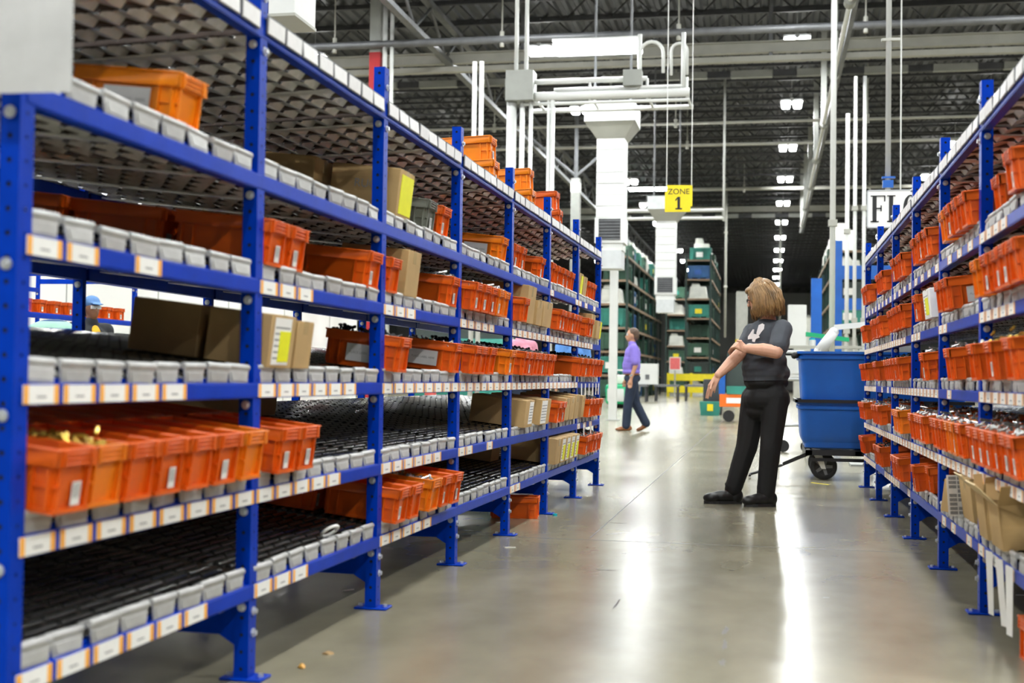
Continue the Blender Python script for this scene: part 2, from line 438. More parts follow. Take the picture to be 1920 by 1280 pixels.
# columns
o = thing('column', None, 'steel column painted grey above and red below', 'column', loc=(-9.68, 30.2, 0))
obj('shaft', MB().box(-0.14, 0.14, -0.14, 0.14, 8.98, HZ).mesh('s', 'grey_paint'), o)
obj('red_base', MB().box(-0.145, 0.145, -0.145, 0.145, 0, 8.98).mesh('s', 'red_paint'), o)
o = thing('column', None, 'cream column with a pale band beyond the left rack', 'column', loc=(-6.84, 45, 0))
obj('shaft', MB().box(-0.16, 0.16, -0.16, 0.16, 0, 8.1).mesh('s', 'grey_paint'), o)
obj('band', MB().box(-0.17, 0.17, -0.17, 0.17, 7.6, 7.95).mesh('s', 'white_paint'), o)
for zz in (0,): obj('brace', MB().cyl((0, 0, 8.1), (0, 0, HZ), 0.08, n=6).cyl((0, 0, 8.2), (2.6, 0, 10.4), 0.06, n=6).cyl((0, 0, 8.2), (-2.6, 0, 10.4), 0.06, n=6).mesh('br', 'steel_mid'), o)
o = thing('column', None, 'plain white column rising behind the man in purple', 'column', loc=(-3.37, 28, 0))
obj('shaft', MB().box(-0.085, 0.085, -0.085, 0.085, 0, 3.32).mesh('s', 'white_paint'), o)
obj('base', MB().box(-0.15, 0.15, -0.15, 0.15, 0, 0.02).mesh('s', 'grey_paint'), o)

# ---- hanging air units with a flared top, a duct shaft and a grille
def air_unit(x0, y, z, s, label):
    o = thing('air_unit', None, label, 'air duct', loc=(x0, y, 0))
    b = MB()
    zt, z0 = z + 1.75 * s, z
    for k in range(7):
        a = z0 + (zt - z0) * k / 7; c = z0 + (zt - z0) * (k + 1) / 7
        b.box(-0.31 * s, 0.31 * s, -0.31 * s, 0.31 * s, a + 0.008, c)
    obj('shaft', b.mesh('s', 'white_paint'), o)
    obj('flare', MB().taper((-0.32 * s, 0.32 * s, -0.32 * s, 0.32 * s, zt), (-0.55 * s, 0.55 * s, -0.55 * s, 0.55 * s, zt + 0.34 * s)).mesh('f', 'cream_paint'), o)
    obj('plenum', MB().box(-0.56 * s, 0.56 * s, -0.56 * s, 0.56 * s, zt + 0.34 * s, zt + 0.75 * s).mesh('f', 'lamp_housing'), o)
    obj('housing', MB().box(-0.33 * s, 0.33 * s, -0.33 * s, 0.33 * s, z0 - 0.56 * s, z0).box(-0.29 * s, 0.29 * s, -0.3 * s, 0.3 * s, z0 - 0.72 * s, z0 - 0.56 * s).mesh('f', 'white_paint'), o)
    gq = obj('grille', MB().box(-0.24 * s, 0.24 * s, -0.335 * s, -0.33 * s, z0 - 0.5 * s, z0 - 0.03 * s).mesh('g', 'steel_dark'), o)
    for k in range(7): obj('slat', MB().box(-0.24 * s, 0.24 * s, -0.35 * s, -0.335 * s, z0 - 0.49 * s + k * 0.068 * s, z0 - 0.47 * s + k * 0.068 * s).mesh('sl', 'steel_mid'), gq)
    obj('fan_box', MB().box(-0.27 * s, 0.27 * s, -0.3 * s, 0.3 * s, z0 - 1.12 * s, z0 - 0.72 * s).mesh('f', 'lamp_housing'), o)
    obj('hanger', MB().cyl((-0.4 * s, 0, zt + 0.7 * s), (-0.4 * s, 0, HZ), 0.03, n=6).cyl((0.4 * s, 0, zt + 0.7 * s), (0.4 * s, 0, HZ), 0.03, n=6).mesh('h', 'steel_mid'), o)
air_unit(-3.2, 26, 4.22, 0.93, 'tall white air duct unit hanging above the man in purple')
air_unit(-3.02, 38, 3.98, 0.95, 'second white air duct unit hanging below the yellow sign')

# ---- white service gantry with a bright tube lamp
o = thing('service_gantry', None, 'white pipe frame with grey box and bright tube lamp', 'gantry')
gy = 24.0
gb = MB()
for z, xa, xb, rr in ((6.65, -4.5, -2.3, 0.05), (6.36, -4.75, -1.5, 0.09), (6.22, -4.75, -1.5, 0.035), (6.48, -4.1, -1.6, 0.04)):
    gb.cyl((xa, gy, z), (xb, gy, z), rr, n=8)
for z, xa, xb, rr in ((6.65, -4.5, -2.3, 0.04), (6.34, -4.75, -1.5, 0.05)):
    gb.cyl((xa, gy + 1.2, z), (xb, gy + 1.2, z), rr, n=8)
obj('rail_pipes', gb.mesh('gp', 'white_paint', True), o)
for xa in (-4.5, -3.4, -2.3, -1.55):
    obj('cross_pipe', MB().cyl((xa, gy, 6.36), (xa, gy + 1.2, 6.36), 0.03, n=6).cyl((xa, gy, 6.2), (xa, gy, 6.65), 0.03, n=6).mesh('cpx', 'white_paint', True), o)
for xa, zb, rr in ((-4.93, 0, 0.10), (-4.72, 0, 0.05), (-4.55, 0, 0.04), (-4.12, 0, 0.045), (-4.2, 0, 0.03)):
    obj('leg', MB().cyl((xa, gy, zb), (xa, gy, 6.36), rr, n=8).mesh('lg', 'white_paint', True), o)
for xa in (-4.85, -4.65, -2.45, -1.62):
    obj('hanger', MB().cyl((xa, gy, 6.4), (xa, gy, 7.5 if xa > -4 else HZ), 0.045, n=6).mesh('hgr', 'white_paint', True), o)
def hoop(xa, xb, z0, z1, y, r):
    pts = [(xa, y, z0)]
    for k in range(9):
        t = math.pi - math.pi * k / 8
        pts.append(((xa + xb) / 2 + (xb - xa) / 2 * math.cos(t), y, z1 - (xb - xa) / 2 + (xb - xa) / 2 * math.sin(t)))
    pts.append((xb, y, z0)); return MB().tube(pts, r, 8).mesh('hoop', 'white_paint', True)
obj('hoop', hoop(-2.45, -2.0, 6.75, 7.35, gy, 0.035), o); obj('hoop', hoop(-1.85, -1.55, 6.7, 7.3, gy, 0.03), o)
obj('control_box', MB().box(-5.02, -4.48, gy - 0.2, gy + 0.2, 6.27, 6.85).mesh('cb', 'grey_paint'), o)
obj('junction_box', MB().box(-2.75, -2.4, gy - 0.15, gy + 0.15, 6.5, 6.8).mesh('cb', 'grey_paint'), o)
obj('lamp_reflector', MB().box(-4.2, -2.5, gy + 0.3, gy + 1.1, 7.52, 7.56).mesh('lr', 'white_paint'), o)
for k in range(4): obj('tube_lamp', MB().cyl((-4.2, 0, 7.44), (-2.5, 0, 7.44), 0.05, n=8).mesh('tl', 'tube_lens') if k == 0 else bpy.data.meshes['tl'], o, (0, gy + 0.4 + 0.2 * k, 0))
for k in range(2): obj('tube_lamp', MB().box(-0.13, 0.13, 0, 0.6, 7.3, 7.34).mesh('tlb', 'tube_lens') if k == 0 else bpy.data.meshes['tlb'], o, (-4.55 + 0.3 * k, gy, 0))
TL = bpy.data.lights.new('tube_light', 'AREA'); TL.shape = 'RECTANGLE'; TL.size, TL.size_y = 1.7, 0.7; TL.energy = 160; TL.color = (0.95, 1, 1)
lo = bpy.data.objects.new('tube_light', TL); COL.objects.link(lo); lo.parent = o; lo.location = (-3.35, gy + 0.7, 7.36)
o2 = thing('service_gantry', None, 'far white frame with tube lamp below the yellow sign', 'gantry')
for z in (6.0, 6.25): obj('rail_pipe', MB().cyl((-5.0, 40, z), (-1.4, 40, z), 0.05, n=6).mesh('rp', 'white_paint', True), o2)
obj('tube_lamp', MB().box(-4.4, -2.7, 40, 40.5, 6.95, 7.0).mesh('tl3', 'tube_lens'), o2)
for xa in (-5.0, -1.4): obj('hanger', MB().cyl((xa, 40, 5.9), (xa, 40, HZ), 0.04, n=6).mesh('hr', 'white_paint', True), o2)
o = thing('ceiling_cabinet', MB().box(-5.0, -4.72, 12, 12.6, 4.56, 5.1).mesh('cab', 'white_paint'), 'white cabinet edge hanging above the second left rack bay', 'cabinet')
obj('hanger', MB().cyl((-4.86, 12.3, 5.1), (-4.86, 12.3, HZ), 0.03, n=6).mesh('h', 'steel_mid'), o)
obj('lid_edge', MB().box(-5.01, -4.71, 11.99, 12.61, 4.54, 4.57).mesh('h', 'cream_paint'), o)

# ---- signs
o = thing('hanging_sign', None, 'yellow hanging sign reading ZONE 1', 'sign', loc=(-1.403, 20, 3.775), rot=(0, 0, 0.03))
w, h = 0.215, 0.213
pts = [(-w, -h * 0.97), (-w * 0.95, -h), (w * 0.86, -h), (w * 0.88, -h * .6), (w, -h * .58), (w, h * 0.98), (-w * 0.86, h), (-w * .88, h * .5), (-w, h * 0.45)]
sb = MB(); b0 = len(pts)
sb.v = [(p[0], -0.004, p[1]) for p in pts] + [(p[0], 0.004, p[1]) for p in pts]
sb.f = [tuple(range(b0)), tuple(reversed(range(b0, 2 * b0)))] + [(i, b0 + i, b0 + (i + 1) % b0, (i + 1) % b0) for i in range(b0)]; sb.m = [0] * len(sb.f)
obj('board', sb.mesh('board', 'sign_yellow'), o)
obj('lettering', text_mesh('ZONE', 0.125, 'ink_black'), o, (0.0, -0.006, 0.105), (R(90), 0, 0))
obj('lettering', MB().quad([(-0.018, 0, -0.1), (0.024, 0, -0.1), (0.024, 0, 0.1), (-0.018, 0, 0.1)]).quad([(-0.018, 0, 0.1), (-0.052, 0, 0.055), (-0.052, 0, 0.03), (-0.018, 0, 0.065)]).quad([(-0.05, 0, -0.1), (0.055, 0, -0.1), (0.055, 0, -0.078), (-0.05, 0, -0.078)]).mesh('one', 'ink_black'), o, (0.0, -0.006, -0.075))
for xa in (-0.19, 0.2): obj('wire', MB().cyl((xa, 0, 0.2), (xa, 0, HZ - 3.78), 0.008, n=5).mesh('wire', 'white_paint'), o)
o = thing('hanging_sign', None, 'white hanging sign with black letters FLO behind the right rack', 'sign', loc=(1.036, 14, 2.585))
obj('board', MB().box(0, 0.56, 0, 0.01, 0, 0.385).mesh('board', 'paper_white'), o)
obj('frame', MB().box(-0.012, 0.0, -0.004, 0.014, -0.01, 0.395).box(-0.012, 0.57, -0.004, 0.014, -0.012, 0).box(-0.012, 0.57, -0.004, 0.014, 0.385, 0.395).mesh('fr', 'lamp_housing'), o)
lt = MB()                                                    # serif letters F L O
def stem(x0, w, z0, z1): lt.quad([(x0, 0, z0), (x0 + w, 0, z0), (x0 + w, 0, z1), (x0, 0, z1)])
stem(0.045, 0.042, 0.05, 0.335); stem(0.025, 0.085, 0.05, 0.062); stem(0.025, 0.15, 0.323, 0.335); stem(0.163, 0.014, 0.27, 0.335); stem(0.085, 0.05, 0.19, 0.203); stem(0.128, 0.012, 0.165, 0.228)
stem(0.215, 0.042, 0.05, 0.335); stem(0.195, 0.085, 0.323, 0.335); stem(0.195, 0.15, 0.05, 0.062); stem(0.335, 0.014, 0.05, 0.12)
for k in range(24):
    a, c = 2 * math.pi * k / 24, 2 * math.pi * (k + 1) / 24
    P = lambda t, rx, rz: (0.435 + rx * math.cos(t), 0, 0.192 + rz * math.sin(t))
    lt.quad([P(a, 0.075, 0.147), P(a, 0.036, 0.132), P(c, 0.036, 0.132), P(c, 0.075, 0.147)])
obj('lettering', lt.mesh('letters', 'ink_black'), o, (0, -0.006, 0))
obj('hanging_pipe', MB().cyl((0.205, 0.03, 0.385), (0.205, 0.03, HZ - 2.6), 0.03, n=10).mesh('hp', 'white_paint', True), o)
obj('pipe_clamp', MB().box(0.14, 0.28, 0.0, 0.06, 0.52, 0.54).box(0.15, 0.26, 0.0, 0.06, 0.42, 0.5).mesh('hp', 'tub_blue'), o)
obj('pipe_bracket', MB().box(0.13, 0.32, 0.0, 0.06, 2.0, 2.03).mesh('hp', 'cream_paint'), o)
o = thing('aisle_marker', None, 'small white aisle marker with number 6 behind the near post', 'sign', loc=(-3.16, 4.95, 1.52))
obj('board', MB().box(-0.06, 0.075, 0, 0.006, 0, 0.17).mesh('board', 'paper_white'), o)
obj('lettering', text_mesh('6', 0.15, 'ink_black'), o, (0.03, -0.003, 0.08), (R(90), 0, 0))
obj('hanger', MB().cyl((0, 0.003, 0.17), (0, 0.003, HZ - 1.52), 0.004, n=5).mesh('hp', 'lamp_housing'), o)
# ------------------------------------------------------------------ flow racks
# bay frame: x runs from the aisle face into the rack, y along the aisle, z up
BW, PITCH = 1.2163, 1.2163 / 8
LV = (1.94, 1.48, 1.162, 0.846, 0.526, 0.24)       # underside of each front beam, top tier first
DEPTH = 1.35
RISE = (-0.045, 0.14, 0.14, 0.15, 0.15, 0.15)
BH = 0.047                                           # beam height
LANE0 = 0.093                                        # roller plane above the beam underside, at the front
PT = 2.149
def lane_z(lv, x): return LV[lv] + LANE0 + RISE[lv] * x / 1.25 - (0.028 if lv == 0 else 0)

def holed(u0, u1, z0, z1, n, r, put, mb, mi=0):
    """a strip with n round holes: cells of a square with an octagonal hole"""
    dz = (z1 - z0) / n; uc = (u0 + u1) / 2
    for k in range(n):
        a, c = z0 + k * dz, z0 + (k + 1) * dz; zc = (a + c) / 2
        sq = [(u1, zc), (u1, c), (uc, c), (u0, c), (u0, zc), (u0, a), (uc, a), (u1, a)]
        oc = [(uc + r * math.cos(i * math.pi / 4), zc + r * math.sin(i * math.pi / 4)) for i in range(8)]
        for i in range(8):
            q = (i + 1) % 8
            mb.quad([put(*sq[i]), put(*sq[q]), put(*oc[q]), put(*oc[i])], mi)
pm = MB()
PW, PD = 0.046, 0.052
holed(0.0, PW, 0.01, PT, 42, 0.0062, lambda u, z: (u, 0.0, z), pm)             # web facing down the aisle
holed(0.0, PD, 0.01, PT, 42, 0.0045, lambda u, z: (0.0, u, z), pm)             # front flange
pm.quad([(0.003, 0.004, 0.01), (PW - 0.002, 0.004, 0.01), (PW - 0.002, 0.004, PT - 0.01), (0.003, 0.004, PT - 0.01)], 1)  # near-black backing painted as the shade seen through the holes
pm.quad([(0.004, 0.003, 0.01), (0.004, PD - 0.002, 0.01), (0.004, PD - 0.002, PT - 0.01), (0.004, 0.003, PT - 0.01)], 1)
pm.quad([(PW, 0, 0.01), (PW, PD * 0.5, 0.01), (PW, PD * 0.5, PT), (PW, 0, PT)])
pm.quad([(0, PD, 0.01), (0.014, PD, 0.01), (0.014, PD, PT), (0, PD, PT)])
pm.box(0.012, PW - 0.004, 0.03, 0.034, 0.01, PT - 0.02, 1)                      # near-black plate, shade inside the channel put into colour
pm.quad([(0, 0, PT), (PW, 0, PT), (PW, PD * .5, PT), (0, PD, PT)])
post_me = pm.mesh('post', ['blue_paint', 'hole_shade'])
plate_me = bevel(MB().box(-0.045, 0.088, -0.012, 0.075, 0.0, 0.009).mesh('base_plate', 'blue_paint'), 0.003, 1)
pb = MB().cyl((-0.028, 0.03, 0.009), (-0.028, 0.03, 0.018), 0.009, n=6).cyl((0.072, 0.03, 0.009), (0.072, 0.03, 0.018), 0.009, n=6)
anchor_me = pb.mesh('anchor', 'zinc_bolt')
bolt_me = MB().cyl((0, 0, 0), (0, -0.004, 0), 0.0135, n=12).cyl((0, -0.004, 0), (0, -0.011, 0), 0.009, n=6).mesh('bolt', 'zinc_bolt')
bolt2_me = MB().cyl((0, 0, 0), (-0.004, 0, 0), 0.0135, n=12).cyl((-0.004, 0, 0), (-0.012, 0, 0), 0.009, n=6).mesh('bolt', 'zinc_bolt')
fb = MB().box(0.0, 0.036, PD, BW, 0.0, BH).box(-0.002, 0.0, PD - 0.03, BW + 0.03, 0.004, BH - 0.004).box(0.014, 0.036, PD, BW, BH, BH + 0.012)
fbeam_me = bevel(fb.mesh('front_beam', 'blue_paint'), 0.003, 1)
rbeam_me = MB().box(0.0, 0.036, PD, BW, 0.0, 0.052).mesh('rear_beam', 'blue_paint')
brace_me = MB().box(PW, DEPTH - PW, 0.006, 0.03, 0.0, 0.06).mesh('side_brace', 'blue_paint')
gus_me = MB().quad([(PW, 0.004, 0.0), (PW + 0.05, 0.004, 0.03), (PW + 0.05, 0.004, 0.09), (PW, 0.004, 0.12)]).mesh('gusset', 'blue_paint')
support_me = MB().box(0.03, DEPTH - 0.05, -0.02, 0.02, -0.052, -0.046).mesh('support_bar', 'galvanised')
# tag stuck on the beam: white card with an orange edge at each end
tm = MB()
def tagquad(y0, y1, z0, z1, x, mi): tm.quad([(x, y1, z0), (x, y0, z0), (x, y0, z1), (x, y1, z1)], mi)
tm.box(-0.0045, -0.002, -0.066, 0.066, 0.003, 0.044, 0)
tagquad(-0.066, -0.048, 0.003, 0.044, -0.0048, 1); tagquad(0.048, 0.066, 0.003, 0.044, -0.0048, 1)
tagquad(-0.018, 0.018, 0.016, 0.020, -0.0048, 2)
tag_me = tm.mesh('shelf_tag', ['paper_white', 'tag_orange', 'print_grey'])
# lane: a stamped pan with rails, rollers on top
LL, LW = 1.295, PITCH * 0.5 - 0.006
lm = MB()
np_ = 15; st = LL / np_
for k in range(np_):
    a = 0.012 + k * st
    PWd = LW * 0.82
    lm.quad([(a, -PWd, -0.050), (a + st * 0.76, -PWd, -0.028), (a + st * 0.76, PWd, -0.028), (a, PWd, -0.050)][::-1])
    lm.quad([(a + st * 0.76, -PWd, -0.028), (a + st, -PWd, -0.050), (a + st, PWd, -0.050), (a + st * 0.76, PWd, -0.028)][::-1])
    lm.cyl((a + st * 0.70, -PWd * 0.62, -0.029), (a + st * 0.70, -PWd * 0.62, -0.0335), 0.0085, n=8, mi=1)  # dark disc painted as the shade of a punched hole
for s in (-1, 1):
    lm.box(0.012, LL, s * LW - 0.0015, s * LW + 0.0015, -0.040, -0.012, 2)
    lm.box(0.012, LL, *sorted((s * LW * 0.82, s * LW * 0.86)), -0.041, -0.026, 2)
lane_me = lm.mesh('roller_lane', ['galvanised', 'hole_shade', 'rail_gap_shade'])
rm = MB()
for k in range(30):
    a = 0.03 + k * 0.042
    rm.cyl((a, -LW + 0.006, -0.012), (a, LW - 0.006, -0.012), 0.0115, n=8)
    rm.cyl((a, -LW - 0.002, -0.012), (a, -LW + 0.006, -0.012), 0.004, n=5, mi=1, caps=False)
roll_me = rm.mesh('rollers', ['roller_black', 'axle_steel'])
roll_me.polygons.foreach_set('use_smooth', [True] * len(roll_me.polygons)); roll_me.set_sharp_from_angle(angle=R(50))
# clip: sheet-metal stop at the lane mouth, rolled over at the top
def clip_mesh(h, m):
    c = MB(); w = PITCH * 0.5 - 0.0125
    wl = w * 0.88
    c.hexa([(-0.012, -wl, 0), (-0.006, -wl, 0), (-0.006, wl, 0), (-0.012, wl, 0), (-0.012, -w, h - 0.016), (-0.006, -w, h - 0.016), (-0.006, w, h - 0.016), (-0.012, w, h - 0.016)])
    c.cyl((-0.006, -w - 0.002, h - 0.010), (-0.006, w + 0.002, h - 0.010), 0.0105, n=8)
    c.hexa([(-0.0145, -wl * .8, 0.006), (-0.012, -wl * .8, 0.006), (-0.012, wl * .8, 0.006), (-0.0145, wl * .8, 0.006), (-0.0145, -w * .84, h - 0.026), (-0.012, -w * .84, h - 0.026), (-0.012, w * .84, h - 0.026), (-0.0145, w * .84, h - 0.026)])
    c.box(-0.006, 0.03, -wl, wl, h - 0.016, h - 0.010)
    return bevel(c.mesh('end_clip', m), 0.0012, 1)
clip_me = clip_mesh(0.058, 'clip_metal')
cc = MB(); w_ = PITCH * 0.5 - 0.008
cc.box(-0.020, -0.016, -w_, w_, 0.0, 0.058, 0); cc.box(-0.0225, -0.020, -w_ + 0.006, w_ - 0.006, 0.004, 0.052, 1); cc.box(-0.016, 0.03, -w_, w_, 0.046, 0.05, 0)
clip0_me = cc.mesh('end_clip', ['steel_mid', 'clip_white'])
strip_me = MB().hexa([(-0.012, -0.02, -0.16), (-0.0105, -0.02, -0.16), (-0.0105, 0.012, -0.16), (-0.012, 0.012, -0.16), (-0.008, -0.02, 0.03), (-0.0065, -0.02, 0.03), (-0.0065, 0.022, 0.03), (-0.008, 0.022, 0.03)]).mesh('paper_strip', 'paper_white')

def add_post(root, y, rear=False, end=False):
    loc = (DEPTH, y, 0) if rear else (0, y, 0)
    p = obj('post', post_me, root, loc, scale=(-1, 1, 1) if rear else None)
    obj('base_plate', plate_me, p); obj('anchor_bolt', anchor_me, p)
    for lv in range(6):
        z = LV[lv] + (RISE[lv] if rear else 0)
        obj('bolt', bolt_me, p, (0.023, 0, z - 0.02))
        if not rear and lv in (0, 5):
            obj('bolt', bolt2_me, p, (0, 0.03, z - 0.035)); obj('bolt', bolt2_me, p, (0, 0.03, z - 0.10 if lv == 5 else z + 0.13))
    return p

ORD = ('first', 'second', 'third', 'fourth', 'fifth', 'sixth', 'seventh')
def make_bay(name, label, loc, rotz, scale, tags, last=False, full=True, group=None):
    root = thing(name, None, label, 'rack', group, loc=loc, rot=(0, 0, rotz), scale=scale)
    ends = (0.0, BW) if last else (0.0,)
    for y in ends:
        add_post(root, y); add_post(root, y, True)
        for z in (0.135, 2.0): obj('side_brace', brace_me, root, (0, y, z))
        gq = obj('gusset', gus_me, root, (0, y, 0.105)); obj('gusset', gus_me, root, (DEPTH, y, 0.105), scale=(-1, 1, 1))
    for lv in range(6):
        b = obj('front_beam', fbeam_me, root, (0, 0, LV[lv]))
        for q in tags.get(lv, ()): obj('shelf_tag', tag_me, b, (0, PITCH * (q + 0.5) + 0.02, 0))
        obj('rear_beam', rbeam_me, root, (DEPTH - 0.045, 0, LV[lv] + RISE[lv] - 0.0))
        a = math.atan2(RISE[lv], 1.25)
        if not full: continue
        zs = LV[lv] + LANE0 - 0.006 - (0.028 if lv == 0 else 0)
        obj('support_bar', support_me, root, (0, 0.14, zs), (0, -a, 0))
        obj('support_bar', support_me, root, (0, BW * 0.62, zs), (0, -a, 0))
        for q in range(8):
            l = obj('roller_lane', lane_me, root, (0.012, PITCH * (q + 0.5) + 0.022 * (1 - q / 4), LV[lv] + LANE0 - (0.028 if lv == 0 else 0)), (0, -a, 0))
            obj('rollers', roll_me, l, kind='stuff')
            if lv == 0: obj('end_clip', clip0_me, l, (0, 0, -0.046), (0, a + random.uniform(-.04, .1), random.uniform(-.02, .02)), label='white faced end plate')
            else:
                c = obj('end_clip', clip_me, l, (random.uniform(-0.004, 0.002), random.uniform(-.004, .004), -0.048 + random.uniform(-.003, .003)), (random.uniform(-.03, .03), a + random.uniform(-.10, .12), random.uniform(-.05, .05)))
    return root

LX, LY, LA = -1.5032, 4.8032, 0.0122
RX, RY, RS = 0.8365, 5.3606 - 1.235, 1.235 / 1.2163
ltags = [
    {2: (0, 1, 3), 3: (0, 1, 2, 3, 4), 4: range(8), 5: range(6)},
    {2: (0, 1, 2), 3: range(6), 4: range(5), 5: (0, 1, 2)},
    {2: (0, 1, 2), 3: range(8), 4: range(6), 5: range(5)},
    {2: range(5), 3: range(8), 4: (0, 1, 4)},
    {2: range(8), 3: range(8), 5: (0, 1)},
    {1: (0, 7), 2: range(8), 3: range(8)},
    {1: (0, 2, 5), 2: range(5), 4: (0, 2, 4)}]
rtags = [
    {1: (4, 5, 6, 7), 2: (3, 4, 5, 6, 7), 3: range(8), 4: range(8), 5: (3, 5, 7)},
    {1: (1, 3, 5), 2: (6, 7), 3: (5,), 4: range(8), 5: (1, 4, 6)},
    {1: (0, 2, 4, 6), 2: (5, 6, 7), 3: range(8), 4: range(8)},
    {1: range(0, 8, 2), 2: range(2, 8), 3: range(8), 4: range(8), 5: (0, 4, 5, 6, 7)},
    {1: range(0, 8, 2), 2: range(8), 3: (1, 4), 4: range(8), 5: range(3)},
    {1: range(0, 8, 2), 2: range(8), 3: range(8), 4: range(8), 5: range(8)}]
LBAY, RBAY = [], []
for i in range(7):
    yy = LY + (i - 2) * BW
    where = ('nearest the camera' if i == 0 else ('at the far end' if i == 6 else ORD[i] + ' from the camera'))
    LBAY.append(make_bay('flow_rack', f'blue steel flow rack bay, {where}, left of the aisle',
                (LX + LA * (i - 2) * BW, yy, 0), -LA, (-1, 1, 1), ltags[i], last=(i == 6), group='flow rack bays left of the aisle'))
for i in range(6):
    where = ('nearest the camera' if i == 0 else ('at the far end' if i == 5 else ORD[i] + ' from the camera'))
    RBAY.append(make_bay('flow_rack', f'blue steel flow rack bay, {where}, right of the aisle',
                (RX, RY + i * 1.235, 0), 0, (1, RS, 1), rtags[i], last=(i == 5), group='flow rack bays right of the aisle'))
# paper strips hanging from clips
def strip_row(bay, lv, ys, label, s=1.0):
    for k, q in enumerate(ys):
        obj('paper_strip', strip_me, bay, (-0.012, PITCH * (q + 0.5), LV[lv] + 0.02), (random.uniform(-.06, .06), random.uniform(-.08, .02), 0.3 if s > 1 else 0.3), scale=(1, s, s), label=label)
strip_row(RBAY[0], 5, (2.7, 3.9, 5.3), 'white paper strip hanging from the bottom shelf', 1.25)
strip_row(LBAY[6], 3, (0.3, 1.6, 2.9, 4.2, 5.4, 6.4), 'white paper strip hanging below a clip', 0.5)
strip_row(LBAY[6], 4, (1.2, 3.5), 'white paper strip hanging below a clip', 0.5)
# second rack line behind, facing the next aisle
for i in range(4):
    make_bay('flow_rack', f'blue rack frame against the white partition, {ORD[i]} from the left', (-7.6, 9.4 + i * BW, -0.0), 0, (-1, 1, 1), {}, last=(i == 3), full=False, group='rack frames behind the left rack')

# ------------------------------------------------------------------ totes
def tote_mesh(L=0.30, W=0.142, H=0.14):
    b = MB(); i = 0.007; t = 0.004; w = W / 2
    def wall(o0, o1, mi=0): b.hexa([*o0, *o1], mi)
    B = [(i, -w + i, 0.004), (L - i, -w + i, 0.004), (L - i, w - i, 0.004), (i, w - i, 0.004)]
    T = [(0, -w, H), (L, -w, H), (L, w, H), (0, w, H)]
    Bi = [(i + t, -w + i + t, 0.008), (L - i - t, -w + i + t, 0.008), (L - i - t, w - i - t, 0.008), (i + t, w - i - t, 0.008)]
    Ti = [(t, -w + t, H), (L - t, -w + t, H), (L - t, w - t, H), (t, w - t, H)]
    for k in range(4):
        q = (k + 1) % 4
        b.quad([B[k], B[q], T[q], T[k]]); b.quad([Bi[q], Bi[k], Ti[k], Ti[q]]); b.quad([T[k], T[q], Ti[q], Ti[k]])
    b.quad(B[::-1]); b.quad(Bi)
    # corner and middle ribs, foot lip
    for yc in (-w + 0.016, w - 0.016): b.box(-0.007, 0.012, yc - 0.0035, yc + 0.0035, 0.010, H * 0.72)
    b.box(-0.006, 0.012, -w + 0.004, w - 0.004, 0.0, 0.010)
    b.box(-0.005, 0.012, -w + 0.004, -w + 0.018, H * 0.40, H * 0.43).box(-0.005, 0.012, w - 0.018, w - 0.004, H * 0.40, H * 0.43)
    for sy in (-1, 1):
        for xx in (0.012, 0.052, L - 0.052, L - 0.014): b.box(xx - 0.003, xx + 0.003, *sorted((sy * (w - 0.012), sy * (w + 0.0045))), 0.006, H * 0.74)
        b.box(0.012, 0.052, *sorted((sy * (w - 0.012), sy * (w + 0.002))), H * 0.40, H * 0.43)
        b.box(0.004, L - 0.004, *sorted((sy * (w - 0.012), sy * (w - 0.002))), 0.0, 0.010)
    for yc in (-w + 0.016, w - 0.016, 0): b.box(L - 0.012, L + 0.004, yc - 0.003, yc + 0.003, 0.010, H * 0.72)
    return b
def rim_mesh(L=0.30, W=0.142, H=0.14):
    b = MB(); w = W / 2; p = 0.008; z0, z1 = H * 0.72, H + 0.001
    b.box(-p, 0.001, -w - p, w + p, z0, z1); b.box(L - 0.001, L + p, -w - p, w + p, z0, z1)
    b.box(-p, L + p, -w - p, -w + 0.001, z0, z1); b.box(-p, L + p, w - 0.001, w + p, z0, z1)
    for k in range(3): b.box(-p - 0.005, -p, -w * 0.66, w * 0.66, z0 + 0.004 + k * 0.011, z0 + 0.009 + k * 0.011)
    for yc in (-w * 0.75, w * 0.75): b.box(-p - 0.006, -p, yc - 0.004, yc + 0.004, z0, z1)
    b.box(-p - 0.003, L + p + 0.003, -w - p - 0.003, -w - p + 0.001, z1 - 0.006, z1); b.box(-p - 0.003, L + p + 0.003, w + p - 0.001, w + p + 0.003, z1 - 0.006, z1)
    b.box(-p - 0.003, -p, -w - p, w + p, z1 - 0.006, z1)
    return b
TOTE, RIM = {}, {}
for c in ('tote_orange', 'tote_amber', 'tote_bright', 'tote_grey'):
    TOTE[c] = tote_mesh().mesh('tote', c); RIM[c] = bevel(rim_mesh().mesh('rim', c), 0.0015, 1)
lb = MB().box(-0.0012, 0, -0.016, 0.018, 0.014, 0.066, 0)
for k in range(5): lb.quad([(-0.0014, 0.015 - k * 0.006, 0.03), (-0.0014, 0.012 - k * 0.006, 0.03), (-0.0014, 0.012 - k * 0.006, 0.062), (-0.0014, 0.015 - k * 0.006, 0.062)], 1)
tlabel_me = lb.mesh('barcode_label', ['paper_white', 'print_grey'])
side_me = MB().box(0.075, 0.215, -0.0735, -0.0715, 0.022, 0.092).mesh('side_card', 'clip_white')
side_txt = text_mesh('PLACE LABEL HERE', 0.0135, 'print_grey')
